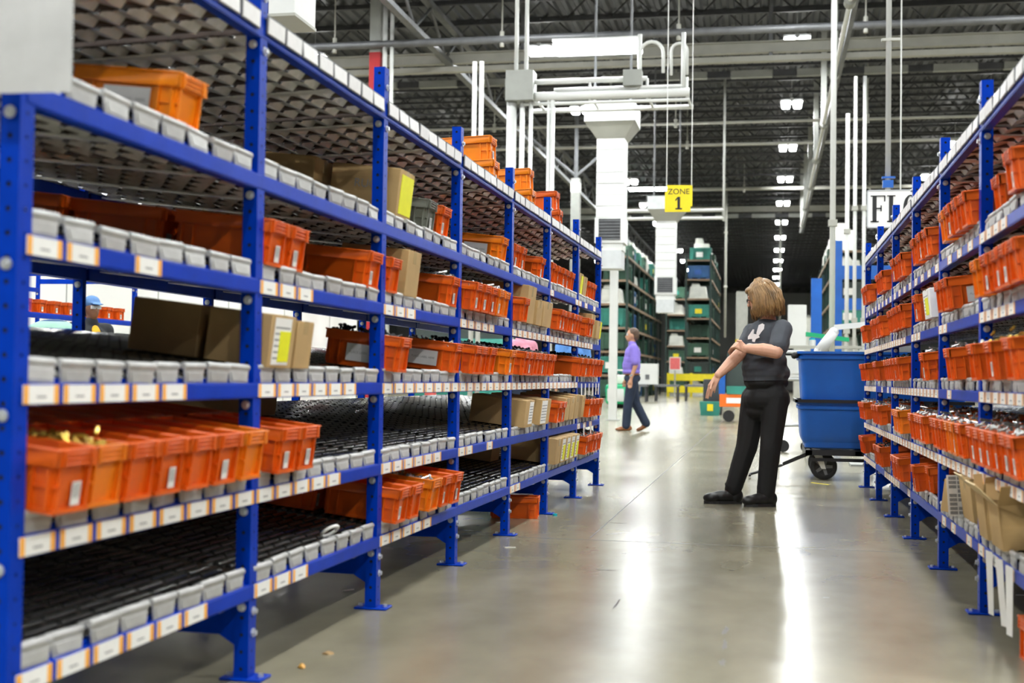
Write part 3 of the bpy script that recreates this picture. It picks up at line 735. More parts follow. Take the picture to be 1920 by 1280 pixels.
def parts_mesh(m, n, seed, big=1.0):
    rnd = random.Random(seed); b = MB()
    b.box(0.012, 0.288, -0.056, 0.056, 0.010, 0.115, 0)
    for _ in range(n):
        c = Vector((rnd.uniform(0.015, 0.285), rnd.uniform(-0.055, 0.055), 0.115 + abs(rnd.gauss(0.012, 0.012))))
        d = Vector((rnd.uniform(-1, 1), rnd.uniform(-1, 1), rnd.uniform(-0.5, 0.7))).normalized() * rnd.uniform(0.010, 0.024) * big
        b.cyl(c - d, c + d, rnd.uniform(0.003, 0.006) * big, n=5)
        if rnd.random() < 0.5: b.cyl(c + d, c + d * 1.25, 0.008 * big, n=6)
    return b.mesh('loose_parts', m)
PARTS = {'silver': [parts_mesh('silver_parts', 70, s) for s in (1, 2)], 'black': [parts_mesh('black_parts', 60, s, 1.2) for s in (3, 4)], 'brass': [parts_mesh('brass_parts', 60, 5)]}
PNAME = {'silver': 'silver metal fasteners', 'black': 'black plastic fittings', 'brass': 'brass coloured fittings'}

TIER = ('top', 'second', 'third', 'fourth', 'fifth', 'bottom')
def cell_phrase(side, lane, lv):
    bay = min(int(max(lane, 0) / 8), 6)
    return f'{TIER[lv]} tier, {ORD[bay]} bay, {side} rack'
def place(side, lane, x, z):
    """bay-lane position to world: lane counted along the rack, x into the rack"""
    s = lane * PITCH
    if side == 'left':
        y0 = LY - 2 * BW
        return (LX + LA * (s - 2 * BW) - x, y0 + s + LA * x, z)
    return (RX + x, RY + s * RS, z)
def front_rot(side, lv):     # +x of the thing points into the rack, tipped with the shelf
    a = math.atan2(RISE[lv], 1.25)
    return (0, -a, math.pi - LA) if side == 'left' else (0, -a, 0)

PENDING = []                  # (side, bay, lv, lane, ...) so that ordinals can be worked out per shelf
def tote(side, far, lv, colr='tote_orange', fill=None, x=None, card=False, tag=True, lift=0.0, note=None):
    if x is None: x = -0.045 if lv >= 2 else 0.028
    PENDING.append(dict(side=side, lane=far - 0.5, lv=lv, c=colr, fill=fill, x=x, card=card, tag=tag, lift=lift, note=note))
CN = {'tote_orange': 'orange', 'tote_amber': 'amber orange', 'tote_bright': 'bright orange', 'tote_grey': 'grey green'}
def build_totes():
    cells = {}
    for p in PENDING:
        bay = int(max(p['lane'], 0) / 8)
        cells.setdefault((p['side'], bay, p['lv'], p['c'], p['x'] > 0.2, p['lift'] > 0.05), []).append(p)
    O2 = ('nearest', 'second', 'third', 'fourth', 'fifth', 'sixth', 'seventh', 'eighth', 'ninth', 'tenth', 'eleventh', 'twelfth')
    for (side, bay, lv, c, deep, up), ps in cells.items():
        ps.sort(key=lambda p: p['lane'] + p['x'] * 10)
        for k, p in enumerate(ps):
            o_ = (O2[k] + ' ') if len(ps) > 1 else ''
            lab = f"{o_}{CN[c]} tote{' in the row behind' if deep else ''}{' stacked on another' if up else ''}{' with side card' if p['card'] else ''}, {TIER[lv]} tier, {ORD[bay]} bay, {side} rack"
            z = lane_z(lv, p['x']) + 0.0012 + p['lift']
            rz = front_rot(side, lv)
            rz = (rz[0], rz[1], rz[2] + random.uniform(-.025, .025))
            t = thing('tote', TOTE[c], lab, 'tote', f'totes in the {side} rack', loc=place(side, p['lane'] + random.uniform(-.03, .03), p['x'] + random.uniform(-.006, .006), z), rot=rz)
            obj('rim', RIM[c], t)
            if p['tag'] and random.random() < 0.6: obj('barcode_label', tlabel_me, t, (-0.0005, random.choice((-0.02, 0.0, 0.02)), 0.0), label='white barcode label')
            if p['card']:
                ys = 1 if side == 'left' else -1
                cd = obj('side_card', side_me, t, rot=(0, 0, 0)) if ys < 0 else obj('side_card', side_me, t, (0, 0.145, 0), label='white card')
                obj('lettering', side_txt, cd, (0.145, -0.0712 if ys > 0 else -0.0738, 0.057), (R(90), 0, R(180) if ys > 0 else 0))
            if p['fill']:
                q = thing('loose_parts', random.choice(PARTS[p['fill']]), f"{PNAME[p['fill']]} in the {o_}{CN[c]} tote, {TIER[lv]} tier, {ORD[bay]} bay, {side} rack"
                          , 'fasteners', f'loose parts in totes, {side} rack', loc=t.location, rot=t.rotation_euler, kind='stuff')
def totes(side, fars, lv, **kw):
    for f in fars: tote(side, f, lv, **kw)

# left rack
tote('left', 5.7, 1, 'tote_bright', card=True, tag=False)
tote('left', 21.5, 1, 'tote_grey'); tote('left', 22.95, 1)
tote('left', 31.4, 1, 'tote_amber', card=True)
totes('left', (33.9, 35.1), 1); tote('left', 39.4, 1)
totes('left', (41.8, 43.6, 44.8, 46.0, 47.3), 1); totes('left', (52.8, 53.9, 55.0), 1)
tote('left', 9.4, 2, x=0.0); tote('left', 10.5, 2, x=0.0); totes('left', (9.4,), 2, x=0.36)
tote('left', 8.95, 2, x=0.68); tote('left', 15.75, 2, x=0.0); tote('left', 17.4, 2, x=0.0); tote('left', 15.75, 2, x=0.33)
tote('left', 23.7, 2, fill='silver', x=0.0)
totes('left', (25.5, 26.6), 2, fill='silver'); totes('left', (27.7,), 2, fill='silver'); totes('left', (28.8, 29.9), 2, colr='tote_amber', fill='silver')
tote('left', 33.4, 2); totes('left', (41.5, 42.6, 43.7, 44.8, 45.9, 47.0), 2); totes('left', (49.6, 50.7), 2)
tote('left', 17.4, 3, fill='black', card=True); tote('left', 23.7, 3, fill='silver', card=True, x=-0.01)
totes('left', (25.4, 26.5, 27.6), 3, fill='black'); tote('left', 31.0, 3, 'tote_amber', fill='black', card=True)
totes('left', (33.5, 34.5, 35.5, 36.5, 37.5, 38.5, 39.5), 3, fill='black')
tote('left', 47.4, 3, fill='black'); totes('left', (49.5, 50.8, 52.0, 53.3, 54.6), 3, fill='black')
totes('left', (1.38, 3.4, 4.42, 5.48, 6.56), 4); tote('left', 2.4, 4, 'tote_amber', fill='brass'); tote('left', 7.72, 4, 'tote_amber')
totes('left', (1.38, 2.4, 3.4, 4.42, 5.48, 6.56, 7.72), 4, x=0.29); totes('left', (5.48, 6.56, 7.72), 4, x=0.63)
totes('left', (9.5, 10.5), 4); totes('left', (9.5, 10.5), 4, x=0.29); tote('left', 9.5, 4, x=0.63)
totes('left', (41.5, 42.6), 4); totes('left', (50.6, 51.7, 53.0, 54.2), 4, fill='black')
tote('left', 17.45, 5); tote('left', 18.6, 5); tote('left', 17.45, 5, x=0.3); tote('left', 20.7, 5, 'tote_amber', fill='silver'); totes('left', (22.0, 23.05), 5)
tote('left', 15.4, 5, x=0.66, card=True)
totes('left', (49.5, 50.7, 51.9, 53.1, 54.3), 5, fill='black')
for far, n_, b_ in ((30.9, 2, 'tote_bright'), (38.3, 2, 'tote_bright'), (44.9, 2, 'tote_orange')):
    for k in range(n_): tote('left', far + 0.05 * k, 0, b_, x=0.05 + 0.02 * k, lift=0.137 * k, card=(k == 0 and far > 38 and far < 40))
# right rack
tote('right', 6.9, 1, x=0.03, tag=False); tote('right', 3.0, 1, x=-0.03)
tote('right', 13.2, 1, 'tote_amber', x=-0.045); totes('right', (11.7, 10.5, 9.4), 1, x=-0.04)
totes('right', (20.8, 18.9, 17.6), 1, x=-0.04); totes('right', (28.3, 27.1, 25.9), 1, x=-0.04); totes('right', (36.4, 35.2, 34.0), 1, x=-0.04); totes('right', (45.0, 43.8, 42.6), 1, x=-0.04)
tote('right', 6.7, 2, 'tote_amber'); totes('right', (5.2, 4.0, 2.9, 1.8), 2)
tote('right', 13.6, 2); tote('right', 12.3, 2, card=True)
tote('right', 19.6, 2); totes('right', (29.9, 28.7, 27.5, 26.3, 25.2), 2); totes('right', (39.0, 37.8, 36.6, 35.4, 34.2), 2); totes('right', (45.5, 44.3), 2)
tote('right', 7.1, 3, fill='silver'); tote('right', 5.0, 3, fill='brass'); tote('right', 2.2, 3, fill='brass'); tote('right', 11.5, 3, fill='silver', tag=False); tote('right', 9.6, 3, x=0.1)
tote('right', 17.4, 3, fill='silver'); totes('right', (31.5, 30.4, 29.3, 28.2, 27.1, 26.0), 3, fill='black'); totes('right', (37.1, 36.0), 3, fill='black'); totes('right', (45.5, 44.3, 43.0), 3, fill='black')
totes('right', (1.9, 2.95, 4.0, 5.05, 6.1), 4, fill='silver'); tote('right', 7.3, 4, fill='silver')
tote('right', 9.5, 4, fill='silver'); totes('right', (10.6, 11.7), 4, colr='tote_amber', fill='silver'); totes('right', (12.8, 13.9, 15.0), 4, fill='silver')
totes('right', (17.4, 18.5, 19.6, 20.7), 4, fill='silver'); totes('right', (27.6, 26.6, 25.5), 4, colr='tote_amber', fill='silver'); totes('right', (37.7, 36.5, 35.3), 4, fill='silver'); totes('right', (46.3, 45.1, 44.0), 4, fill='silver')
tote('right', 20.9, 5, x=-0.03); tote('right', 19.7, 5, x=0.02); totes('right', (27.4, 26.3, 25.4), 5); totes('right', (36.2, 35.1, 34.0), 5, fill='black'); totes('right', (46.3, 45.2), 5)
build_totes()
# totes standing on the floor, totes on the rack against the partition
def loose_tote(loc, rz, c, label, group=None, tag=True):
    t = thing('tote', TOTE[c], label, 'tote', group, loc=loc, rot=(0, 0, rz)); obj('rim', RIM[c], t)
    if tag: obj('barcode_label', tlabel_me, t, (-0.0005, 0, 0))
    return t
p = place('left', 38.6, 0.02, 0.0); loose_tote(p, math.pi + 0.1, 'tote_orange', 'orange tote standing on the floor under the fifth left bay')
loose_tote((0.85, 4.50, 0), 0.05, 'tote_orange', 'orange tote standing on the floor under the nearest right bay')
for k in range(8): loose_tote((-7.62, 12.0 + k * 0.28, LV[1] + BH + 0.012), math.pi, 'tote_orange', f'orange tote on the rack against the partition, {NTH[k]} from the left', 'totes on the rack behind the left rack')
# ------------------------------------------------------------------ cardboard boxes on the shelves
def carton(name, label, d, w, h, loc, rot, m='cardboard', front=None, side_text=None, side=1, open_=False, group=None, dark=False, cat='box'):
    b = MB(); W = w / 2
    th = 0.004
    if not open_:
        b.box(0, d, -W, W, 0, h - 0.003)
        b.box(0.001, d * 0.5 - 0.001, -W + 0.001, W - 0.001, h - 0.003, h); b.box(d * 0.5 + 0.001, d - 0.001, -W + 0.001, W - 0.001, h - 0.003, h)
    else:
        b.box(0, th, -W, W, 0, h); b.box(d - th, d, -W, W, 0, h); b.box(0, d, -W, -W + th, 0, h); b.box(0, d, W - th, W, 0, h); b.box(0, d, -W, W, 0, th)
    t = thing(name, bevel(b.mesh('carton', m), 0.002, 1), label, cat, group, loc=loc, rot=rot)
    if open_:
        f1 = MB().hexa([(0, -W, h), (0, W, h), (th, W, h), (th, -W, h), (-0.07, -W * 1.02, h + 0.08), (-0.07, W * 1.02, h + 0.08), (-0.066, W * 1.02, h + 0.083), (-0.066, -W * 1.02, h + 0.083)])
        obj('flap', f1.mesh('flap', 'cardboard_edge'), t)
        f2 = MB().hexa([(0, -W, h), (d, -W, h), (d, -W + th, h), (0, -W + th, h), (0.01, -W - 0.05, h + 0.07), (d - .01, -W - 0.05, h + 0.07), (d - .01, -W - 0.046, h + 0.072), (0.01, -W - 0.046, h + 0.072)])
        obj('flap', f2.mesh('flap', m), t)
        f3 = MB().hexa([(0, W - th, h), (d, W - th, h), (d, W, h), (0, W, h), (0.01, W + 0.05, h + 0.06), (d - .01, W + 0.05, h + 0.06), (d - .01, W + 0.054, h + 0.062), (0.01, W + 0.054, h + 0.062)])
        obj('flap', f3.mesh('flap', m), t)
    else:
        obj('tape', MB().box(-0.0008, d + 0.0008, -0.022, 0.022, h * 0.72, h + 0.0006).mesh('tape', 'packing_tape'), t) if h > 0.08 else None
    if front:
        for kk, (mm, y0, y1, z0, z1) in enumerate(front):
            q = MB().box(-0.0022 - kk * 0.002, -0.0005, y0 * W, y1 * W, z0 * h, z1 * h, 0)
            if mm == 'paper_white':
                for k in range(6): q.quad([(-0.0025, y1 * W - 0.004, (z0 + (z1 - z0) * (0.12 + 0.13 * k)) * h), (-0.0025, y0 * W + 0.01, (z0 + (z1 - z0) * (0.12 + 0.13 * k)) * h), (-0.0025, y0 * W + 0.01, (z0 + (z1 - z0) * (0.16 + 0.13 * k)) * h), (-0.0025, y1 * W - 0.004, (z0 + (z1 - z0) * (0.16 + 0.13 * k)) * h)], 1)
            obj('box_label', q.mesh('box_label', [mm, 'print_grey']), t, label=('yellow label' if mm == 'label_yellow' else 'white paper label'))
    if side_text:
        tx, sz = side_text
        left = abs(rot[2]) > 2
        obj('lettering', text_mesh(tx, sz, 'print_grey'), t, (d * 0.42, (W + 0.003) if left else (-W - 0.003), h * 0.62), (R(90), 0, R(180) if left else 0))
    return t
def shelf_box(side, a, b_, lv, x, d, h, label, **kw):
    lane = (a + b_) / 2
    return carton('cardboard_box', label, d, (b_ - a) * PITCH - 0.004, h, place(side, lane, x, lane_z(lv, x) + 0.0015), front_rot(side, lv), **kw)
YW = [('paper_white', -0.8, 0.1, 0.12, 0.94)]
YL = [('paper_white', -0.6, 0.75, 0.06, 0.95), ('label_yellow', -0.55, 0.30, 0.12, 0.70)]
shelf_box('left', 17.5, 18.85, 1, 0.02, 0.30, 0.205, 'large cardboard box printed RUCO with yellow front label, second tier', front=[('label_yellow', -0.9, 0.75, 0.1, 0.9)], side_text=('RUCO', 0.05))
shelf_box('left', 16.9, 18.5, 1, 0.36, 0.33, 0.21, 'plain cardboard box behind the box printed RUCO')
shelf_box('left', 48.6, 50.0, 1, 0.02, 0.3, 0.17, 'cardboard box with yellow label, second tier, far left bay', front=[('label_yellow', -0.9, 0.0, 0.05, 0.9)])
shelf_box('left', 50.2, 51.4, 1, 0.02, 0.3, 0.16, 'plain cardboard box beside a yellow labelled one, second tier, far left bay')
shelf_box('left', 42.2, 46.5, 1, 0.45, 0.3, 0.26, 'wide mustard coloured box behind totes, second tier, sixth left bay', m='packing_tape')
shelf_box('left', 11.2, 12.6, 2, 0.5, 0.3, 0.10, 'open cardboard box behind the totes, third tier, second left bay', open_=True)
shelf_box('left', 18.0, 19.25, 2, 0.0, 0.30, 0.195, 'tall plain cardboard box, third tier, third left bay')
shelf_box('left', 34.1, 35.7, 2, -0.02, 0.3, 0.23, 'tall cardboard box beside a tote, third tier, fifth left bay')
shelf_box('left', 35.9, 37.1, 2, -0.03, 0.3, 0.155, 'smaller cardboard box in the middle, third tier, fifth left bay')
shelf_box('left', 37.3, 39.3, 2, -0.03, 0.3, 0.165, 'wide cardboard box at the far side, third tier, fifth left bay')
shelf_box('left', 51.2, 52.6, 2, -0.02, 0.3, 0.19, 'taller cardboard box, third tier, far left bay')
shelf_box('left', 53.0, 54.8, 2, -0.03, 0.3, 0.15, 'lower cardboard box with yellow strip, third tier, far left bay', front=[('label_yellow', -0.9, -0.4, 0.05, 0.95)])
shelf_box('left', 8.45, 9.75, 3, -0.01, 0.21, 0.165, 'cardboard box with yellow and white front labels, fourth tier, second left bay', front=YL, m='cardboard')
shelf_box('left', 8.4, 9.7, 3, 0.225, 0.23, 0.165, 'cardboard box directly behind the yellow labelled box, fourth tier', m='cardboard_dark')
shelf_box('left', 9.85, 10.8, 3, -0.01, 0.25, 0.155, 'narrow plain cardboard box beside the yellow labelled one, fourth tier')
shelf_box('left', 12.9, 14.6, 4, 0.95, 0.24, 0.12, 'plain cardboard box at the back, fifth tier, second left bay')
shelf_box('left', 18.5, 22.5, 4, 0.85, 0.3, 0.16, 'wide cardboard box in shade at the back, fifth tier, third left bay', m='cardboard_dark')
shelf_box('left', 33.7, 35.4, 4, -0.03, 0.34, 0.165, 'cardboard box with white paper, nearer of two, fifth tier, fifth left bay', front=YW)
shelf_box('left', 37.0, 39.2, 4, -0.03, 0.34, 0.165, 'cardboard box with white paper, farther of two, fifth tier, fifth left bay', front=[('paper_white', -0.2, 0.9, 0.05, 0.95)])
for k, f in enumerate((43.1, 44.5, 45.9)): shelf_box('left', f, f + 1.25, 4, -0.03, 0.34, 0.16 + 0.01 * k, f'{("nearest", "middle", "farthest")[k]} of three slim cardboard boxes, fifth tier, sixth left bay')
shelf_box('left', 48.5, 49.4, 4, -0.02, 0.3, 0.17, 'slim cardboard box before the totes, fifth tier, far left bay')
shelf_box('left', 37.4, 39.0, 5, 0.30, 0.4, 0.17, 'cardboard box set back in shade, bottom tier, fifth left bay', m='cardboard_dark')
for k in range(5):
    f = 40.45 + 1.3 * k
    shelf_box('left', f, f + 1.2, 5, -0.04, 0.34, 0.175, f'{("nearest", "second", "middle", "fourth", "farthest")[k]} of five cardboard boxes in a row, bottom tier, sixth left bay', front=None if k == 0 else YL)
shelf_box('right', 16.4, 18.2, 2, -0.03, 0.2, 0.15, 'box with yellow and white label, third tier, third right bay', front=YL, m='paper_white')
shelf_box('right', 9.3, 11.3, 5, 0.01, 0.34, 0.19, 'cardboard box with large printed sheet, bottom tier, second right bay')
o = carton('cardboard_sheet', 'flat folded cardboard leaning at the clips, bottom tier, second right bay', 0.012, 0.16, 0.15, place('right', 12.6, -0.03, lane_z(5, 0) + 0.0015), (0, 0.12, 0.25), cat='cardboard')
o = thing('printed_sheet', None, 'sheet printed with dark text blocks leaning on cardboard box', 'paper', loc=place('right', 11.3, -0.05, lane_z(5, 0)), rot=(R(-8), 0, 0.35))
obj('sheet', MB().box(0, 0.13, 0, 0.002, 0.005, 0.185).mesh('sheet', 'paper_white'), o)
sp = MB()
for r_ in range(9):
    for c_ in range(3):
        if random.random() < 0.85: sp.quad([(0.008 + c_ * 0.041, -0.0005, 0.012 + r_ * 0.019), (0.044 + c_ * 0.041, -0.0005, 0.012 + r_ * 0.019), (0.044 + c_ * 0.041, -0.0005, 0.026 + r_ * 0.019), (0.008 + c_ * 0.041, -0.0005, 0.026 + r_ * 0.019)])
obj('print', sp.mesh('print', 'print_grey'), o)
shelf_box('right', 5.9, 7.2, 5, -0.02, 0.25, 0.17, 'open cardboard box with raised flaps, farther one, nearest right bay', open_=True)
shelf_box('right', 3.9, 5.4, 5, -0.02, 0.28, 0.16, 'open cardboard box with raised flaps, nearer one, nearest right bay', open_=True)
# white film bag standing in the tote on the right rack
fb_ = MB()
random.seed(3)
ring = 18; prev = None
prof = [(0.0, 1.0), (0.04, 1.02), (0.09, 0.85), (0.13, 0.62), (0.16, 0.30), (0.19, 0.12)]
for k, (z, s) in enumerate(prof):
    row = []
    for i in range(ring):
        t = 2 * math.pi * i / ring; jj = 1 + random.uniform(-.16, .16) * (0.4 + k * 0.2)
        row.append((0.15 + 0.13 * s * jj * math.cos(t), 0.058 * s * jj * math.sin(t), z + random.uniform(-.01, .01)))
    b0 = len(fb_.v); fb_.v += row
    if k:
        for i in range(ring):
            q = (i + 1) % ring; fb_.f.append((b0 - ring + i, b0 - ring + q, b0 + q, b0 + i)); fb_.m.append(0)
fb_.f.append(tuple(range(len(fb_.v) - ring, len(fb_.v)))); fb_.m.append(0)
thing('film_bag', fb_.mesh('film_bag', 'plastic_film', True), 'crumpled white plastic bag in a tote on the right rack', 'bag', loc=place('right', 6.4, 0.03, lane_z(1, 0.03) + 0.09), rot=front_rot('right', 1))
# tape ring on the bottom shelf, notice sheet hung on the first post
rg = MB(); pts = [(0.033 * math.cos(2 * math.pi * k / 20), 0, 0.033 + 0.033 * math.sin(2 * math.pi * k / 20)) for k in range(21)]
rg.tube(pts, 0.006, 6)
thing('tape_ring', rg.mesh('ring', 'paper_white', True), 'white ring standing behind the bottom shelf clips, second left bay', 'ring', loc=place('left', 13.0, 0.05, lane_z(5, 0.03) + 0.004), rot=(R(52), 0, 1.2))
o = thing('notice_sheet', None, 'white notice sheet in clear sleeve hung on the nearest post', 'sheet', loc=(-1.5, 2.30, 1.487), rot=(0, 0, 0.06))
obj('sheet', MB().box(-0.11, 0.115, 0, 0.002, 0, 0.42).mesh('sheet', 'paper_white'), o)
obj('sleeve', MB().box(-0.115, 0.122, -0.003, -0.001, -0.006, 0.43).mesh('sleeve', 'plastic_film'), o)
obj('hook', MB().cyl((0, 0, 0.42), (0, 0.06, 0.46), 0.004, n=6).mesh('hook', 'zinc_bolt'), o)
# litter on the floor
def blob(name, label, cat, loc, r, m, rz=0):
    b = MB(); n = 12; rnd = random.Random(hash(name) % 100)
    top = [(r[0] * math.cos(2 * math.pi * i / n) * (1 + 0.25 * math.cos(4 * math.pi * i / n)), r[1] * math.sin(2 * math.pi * i / n), 0.003 + 0.004 * math.sin(i)) for i in range(n)]
    for i in range(n):
        q = (i + 1) % n; b.quad([(0, 0, 0.012), top[i], top[q]]); b.quad([(top[i][0] * .9, top[i][1] * .9, 0), (top[q][0] * .9, top[q][1] * .9, 0), top[q], top[i]])
    thing(name, b.mesh(name, m, True), label, cat, loc=loc, rot=(0, 0, rz))
blob('fallen_leaf', 'yellow curled scrap lying on the floor near the camera', 'scrap', (-1.432, 3.807, 0), (0.010, 0.028), 'leaf_amber', 0.5)
blob('fallen_leaf', 'brown curled scrap lying on the floor behind the yellow one', 'scrap', (-1.414, 4.003, 0), (0.016, 0.012), 'cardboard_dark', 0.2)
thing('bottle_cap', MB().cyl((0, 0, 0), (0, 0, 0.013), 0.015, n=16).cyl((0, 0, 0.013), (0, 0, 0.014), 0.012, n=16).mesh('cap', 'cap_teal'), 'small turquoise cap lying on the floor by a rack foot', 'cap', loc=(-1.39, 8.40, 0))
thing('floor_tape', MB().hexa([(0.389, 11.90, 0.0003), (0.53, 11.72, 0.0003), (0.55, 11.75, 0.0003), (0.40, 11.93, 0.0003), (0.389, 11.90, 0.001), (0.53, 11.72, 0.001), (0.55, 11.75, 0.001), (0.40, 11.93, 0.001)]).mesh('tape', 'guard_yellow'), 'short strip of yellow tape on the floor by the cart wheel', 'tape')
for k, (lx, ly, aa) in enumerate(((-1.36, 6.75, 0.3), (-1.75, 5.2, 1.0), (-1.66, 7.9, 0.5), (1.1, 5.9, 0.2))):
    thing('cable_tie', MB().box(-0.03, 0.03, -0.002, 0.002, 0, 0.004).mesh('tie', 'paper_white'), ('white sliver lying on open floor before the fourth left post', 'white sliver in the shade under the third left bay', 'white sliver in the shade under the fifth left bay', 'white sliver in the shade under the nearest right bay')[k], 'scrap', loc=(lx, ly, 0), rot=(0, 0, aa))

# ------------------------------------------------------------------ blue tub cart behind the right rack
o = thing('tub_cart', None, 'blue double tub cart on black frame behind the right rack', 'cart', loc=(0.30, 12.2, 0))
def tub(z0, z1, L, D, rnd=True):
    bot = ((z0, 0.13), (z0 + 0.012, 0.085), (z0 + 0.04, 0.045), (z0 + 0.08, 0.02), (z0 + 0.13, 0.008)) if rnd else ((z0, 0.03), (z0 + 0.01, 0.016), (z0 + 0.06, 0.012))
    b = MB(); n = 6; rows = []
    for z, ins in (*bot, (z1 - 0.075, -0.004), (z1 - 0.07, -0.022), (z1 - 0.045, -0.024), (z1 - 0.04, -0.012), (z1 - 0.028, -0.012), (z1 - 0.022, -0.034), (z1, -0.034)):
        rr = 0.06 if ins < 0.06 else 0.08; row = []
        for cx, cy, a0 in ((L - ins - rr, D - ins - rr, 0), (ins + rr, D - ins - rr, 90), (ins + rr, ins + rr, 180), (L - ins - rr, ins + rr, 270)):
            for k in range(n + 1):
                t = R(a0 + 90 * k / n); row.append((cx + rr * math.cos(t), cy + rr * math.sin(t), z))
        rows.append(row)
    b0 = 0; m_ = len(rows[0])
    inner = [[((x - L / 2) * 0.955 + L / 2, (y - D / 2) * 0.93 + D / 2, z) for x, y, z in rows[-1]], [((x - L / 2) * 0.90 + L / 2, (y - D / 2) * 0.86 + D / 2, z0 + 0.02) for x, y, z in rows[-1]]]
    for row in rows + inner: b.v += row
    for k in range(len(rows) + 1):
        for i in range(m_):
            q = (i + 1) % m_; b.f.append((k * m_ + i, k * m_ + q, (k + 1) * m_ + q, (k + 1) * m_ + i)); b.m.append(0)
    b.f.append(tuple(reversed(range(m_)))); b.m.append(0)
    e = (len(rows) + 1) * m_; b.f.append(tuple(range(e, e + m_))); b.m.append(0)
    me = b.mesh('tub', 'tub_blue', True); me.set_sharp_from_angle(angle=R(45)); return me
obj('upper_tub', tub(0.745, 1.205, 1.5, 0.85, False), o); obj('lower_tub', tub(0.285, 0.735, 1.5, 0.85), o, label='lower blue tub')
obj('middle_rail', MB().box(-0.05, 1.55, -0.05, -0.025, 0.725, 0.755).box(-0.05, 1.55, 0.875, 0.90, 0.725, 0.755).box(-0.05, -0.025, -0.05, 0.9, 0.725, 0.755).mesh('rail', 'black_steel'), o, label='black middle rail')
fr = MB().box(0.05, 1.5, -0.03, 0.03, 0.235, 0.285).box(0.05, 1.5, 0.82, 0.88, 0.235, 0.285)
for xx in (0.05, 0.5, 1.0, 1.44): fr.box(xx, xx + 0.06, -0.03, 0.88, 0.235, 0.28)
fr.box(0.1, 1.45, -0.02, 0.0, 0.18, 0.21)
obj('base_frame', fr.mesh('frame', 'black_steel'), o, label='black steel base frame')
obj('rim_bumper', MB().tube([(-0.02, 0.05, 1.17), (-0.06, 0.0, 1.165), (-0.06, -0.02, 1.16)], 0.03, 8).mesh('bump', 'black_rubber', True), o)
wheel = MB(); seg = 24
wp = [(0.118, -0.024), (0.125, -0.018), (0.125, 0.018), (0.118, 0.024), (0.085, 0.026), (0.08, 0.012), (0.03, 0.014), (0.028, 0.03)]
def lathe_y(profile, n, mi=0):
    b = MB()
    for r_, y_ in profile:
        for i in range(n):
            t = 2 * math.pi * i / n; b.v.append((r_ * math.cos(t), y_, r_ * math.sin(t)))
    for k in range(len(profile) - 1):
        for i in range(n):
            q = (i + 1) % n; b.f.append((k * n + i, (k + 1) * n + i, (k + 1) * n + q, k * n + q)); b.m.append(mi)
    return b
wb = lathe_y([(0.028, -0.03), (0.03, -0.014), (0.08, -0.012), (0.085, -0.026), *wp, (0.0, 0.03)], seg)
wme = wb.mesh('wheel', 'black_rubber', True); wme.set_sharp_from_angle(angle=R(40))
hubm = MB()
for k in range(5):
    t = 2 * math.pi * k / 5; hubm.hexa([(0.02 * math.cos(t + 1), -0.022, 0.02 * math.sin(t + 1)), (0.082 * math.cos(t + .15), -0.022, 0.082 * math.sin(t + .15)), (0.082 * math.cos(t - .15), -0.022, 0.082 * math.sin(t - .15)), (0.02 * math.cos(t - 1), -0.022, 0.02 * math.sin(t - 1)),
                                     (0.02 * math.cos(t + 1), -0.012, 0.02 * math.sin(t + 1)), (0.082 * math.cos(t + .15), -0.012, 0.082 * math.sin(t + .15)), (0.082 * math.cos(t - .15), -0.012, 0.082 * math.sin(t - .15)), (0.02 * math.cos(t - 1), -0.012, 0.02 * math.sin(t - 1))])
hub_me = hubm.cyl((0, -0.04, 0), (0, 0.04, 0), 0.018, n=12).mesh('hub', 'steel_mid')
fork_me = MB().hexa([(-0.02, -0.045, -0.02), (0.02, -0.045, -0.02), (0.02, -0.035, -0.02), (-0.02, -0.035, -0.02), (-0.10, -0.045, 0.125), (-0.02, -0.045, 0.125), (-0.02, -0.035, 0.125), (-0.10, -0.035, 0.125)]).hexa([(-0.02, 0.035, -0.02), (0.02, 0.035, -0.02), (0.02, 0.045, -0.02), (-0.02, 0.045, -0.02), (-0.10, 0.035, 0.125), (-0.02, 0.035, 0.125), (-0.02, 0.045, 0.125), (-0.10, 0.045, 0.125)]).box(-0.11, -0.01, -0.05, 0.05, 0.115, 0.13).mesh('fork', 'galvanised')
for cx, cy in ((0.22, 0.1), (0.22, 0.75), (1.3, 0.1), (1.3, 0.75)):
    w_o = obj('caster_wheel', wme, o, (cx, cy, 0.125), label='black caster wheel'); obj('hub', hub_me, w_o); obj('fork', fork_me, w_o)
obj('tow_bar', MB().hexa([(-0.16, 0.05, 0.12), (0.1, 0.05, 0.235), (0.1, 0.09, 0.235), (-0.16, 0.09, 0.12), (-0.16, 0.05, 0.155), (0.1, 0.05, 0.275), (0.1, 0.09, 0.275), (-0.16, 0.09, 0.155)]).cyl((-0.16, 0.07, 0.13), (-0.46, 0.07, 0.035), 0.012, n=8).cyl((-0.46, -0.03, 0.03), (-0.46, 0.17, 0.03), 0.012, n=8).mesh('tow', 'black_steel'), o, label='black folding tow bar')
obj('hinge', MB().cyl((0.08, 0.03, 0.262), (0.08, 0.11, 0.262), 0.03, n=10).mesh('hinge', 'zinc_bolt'), o)

# ------------------------------------------------------------------ work area beyond the aisle
def ground(name, label, cat, loc, rz=0, group=None): return thing(name, None, label, cat, group, loc=loc, rot=(0, 0, rz))
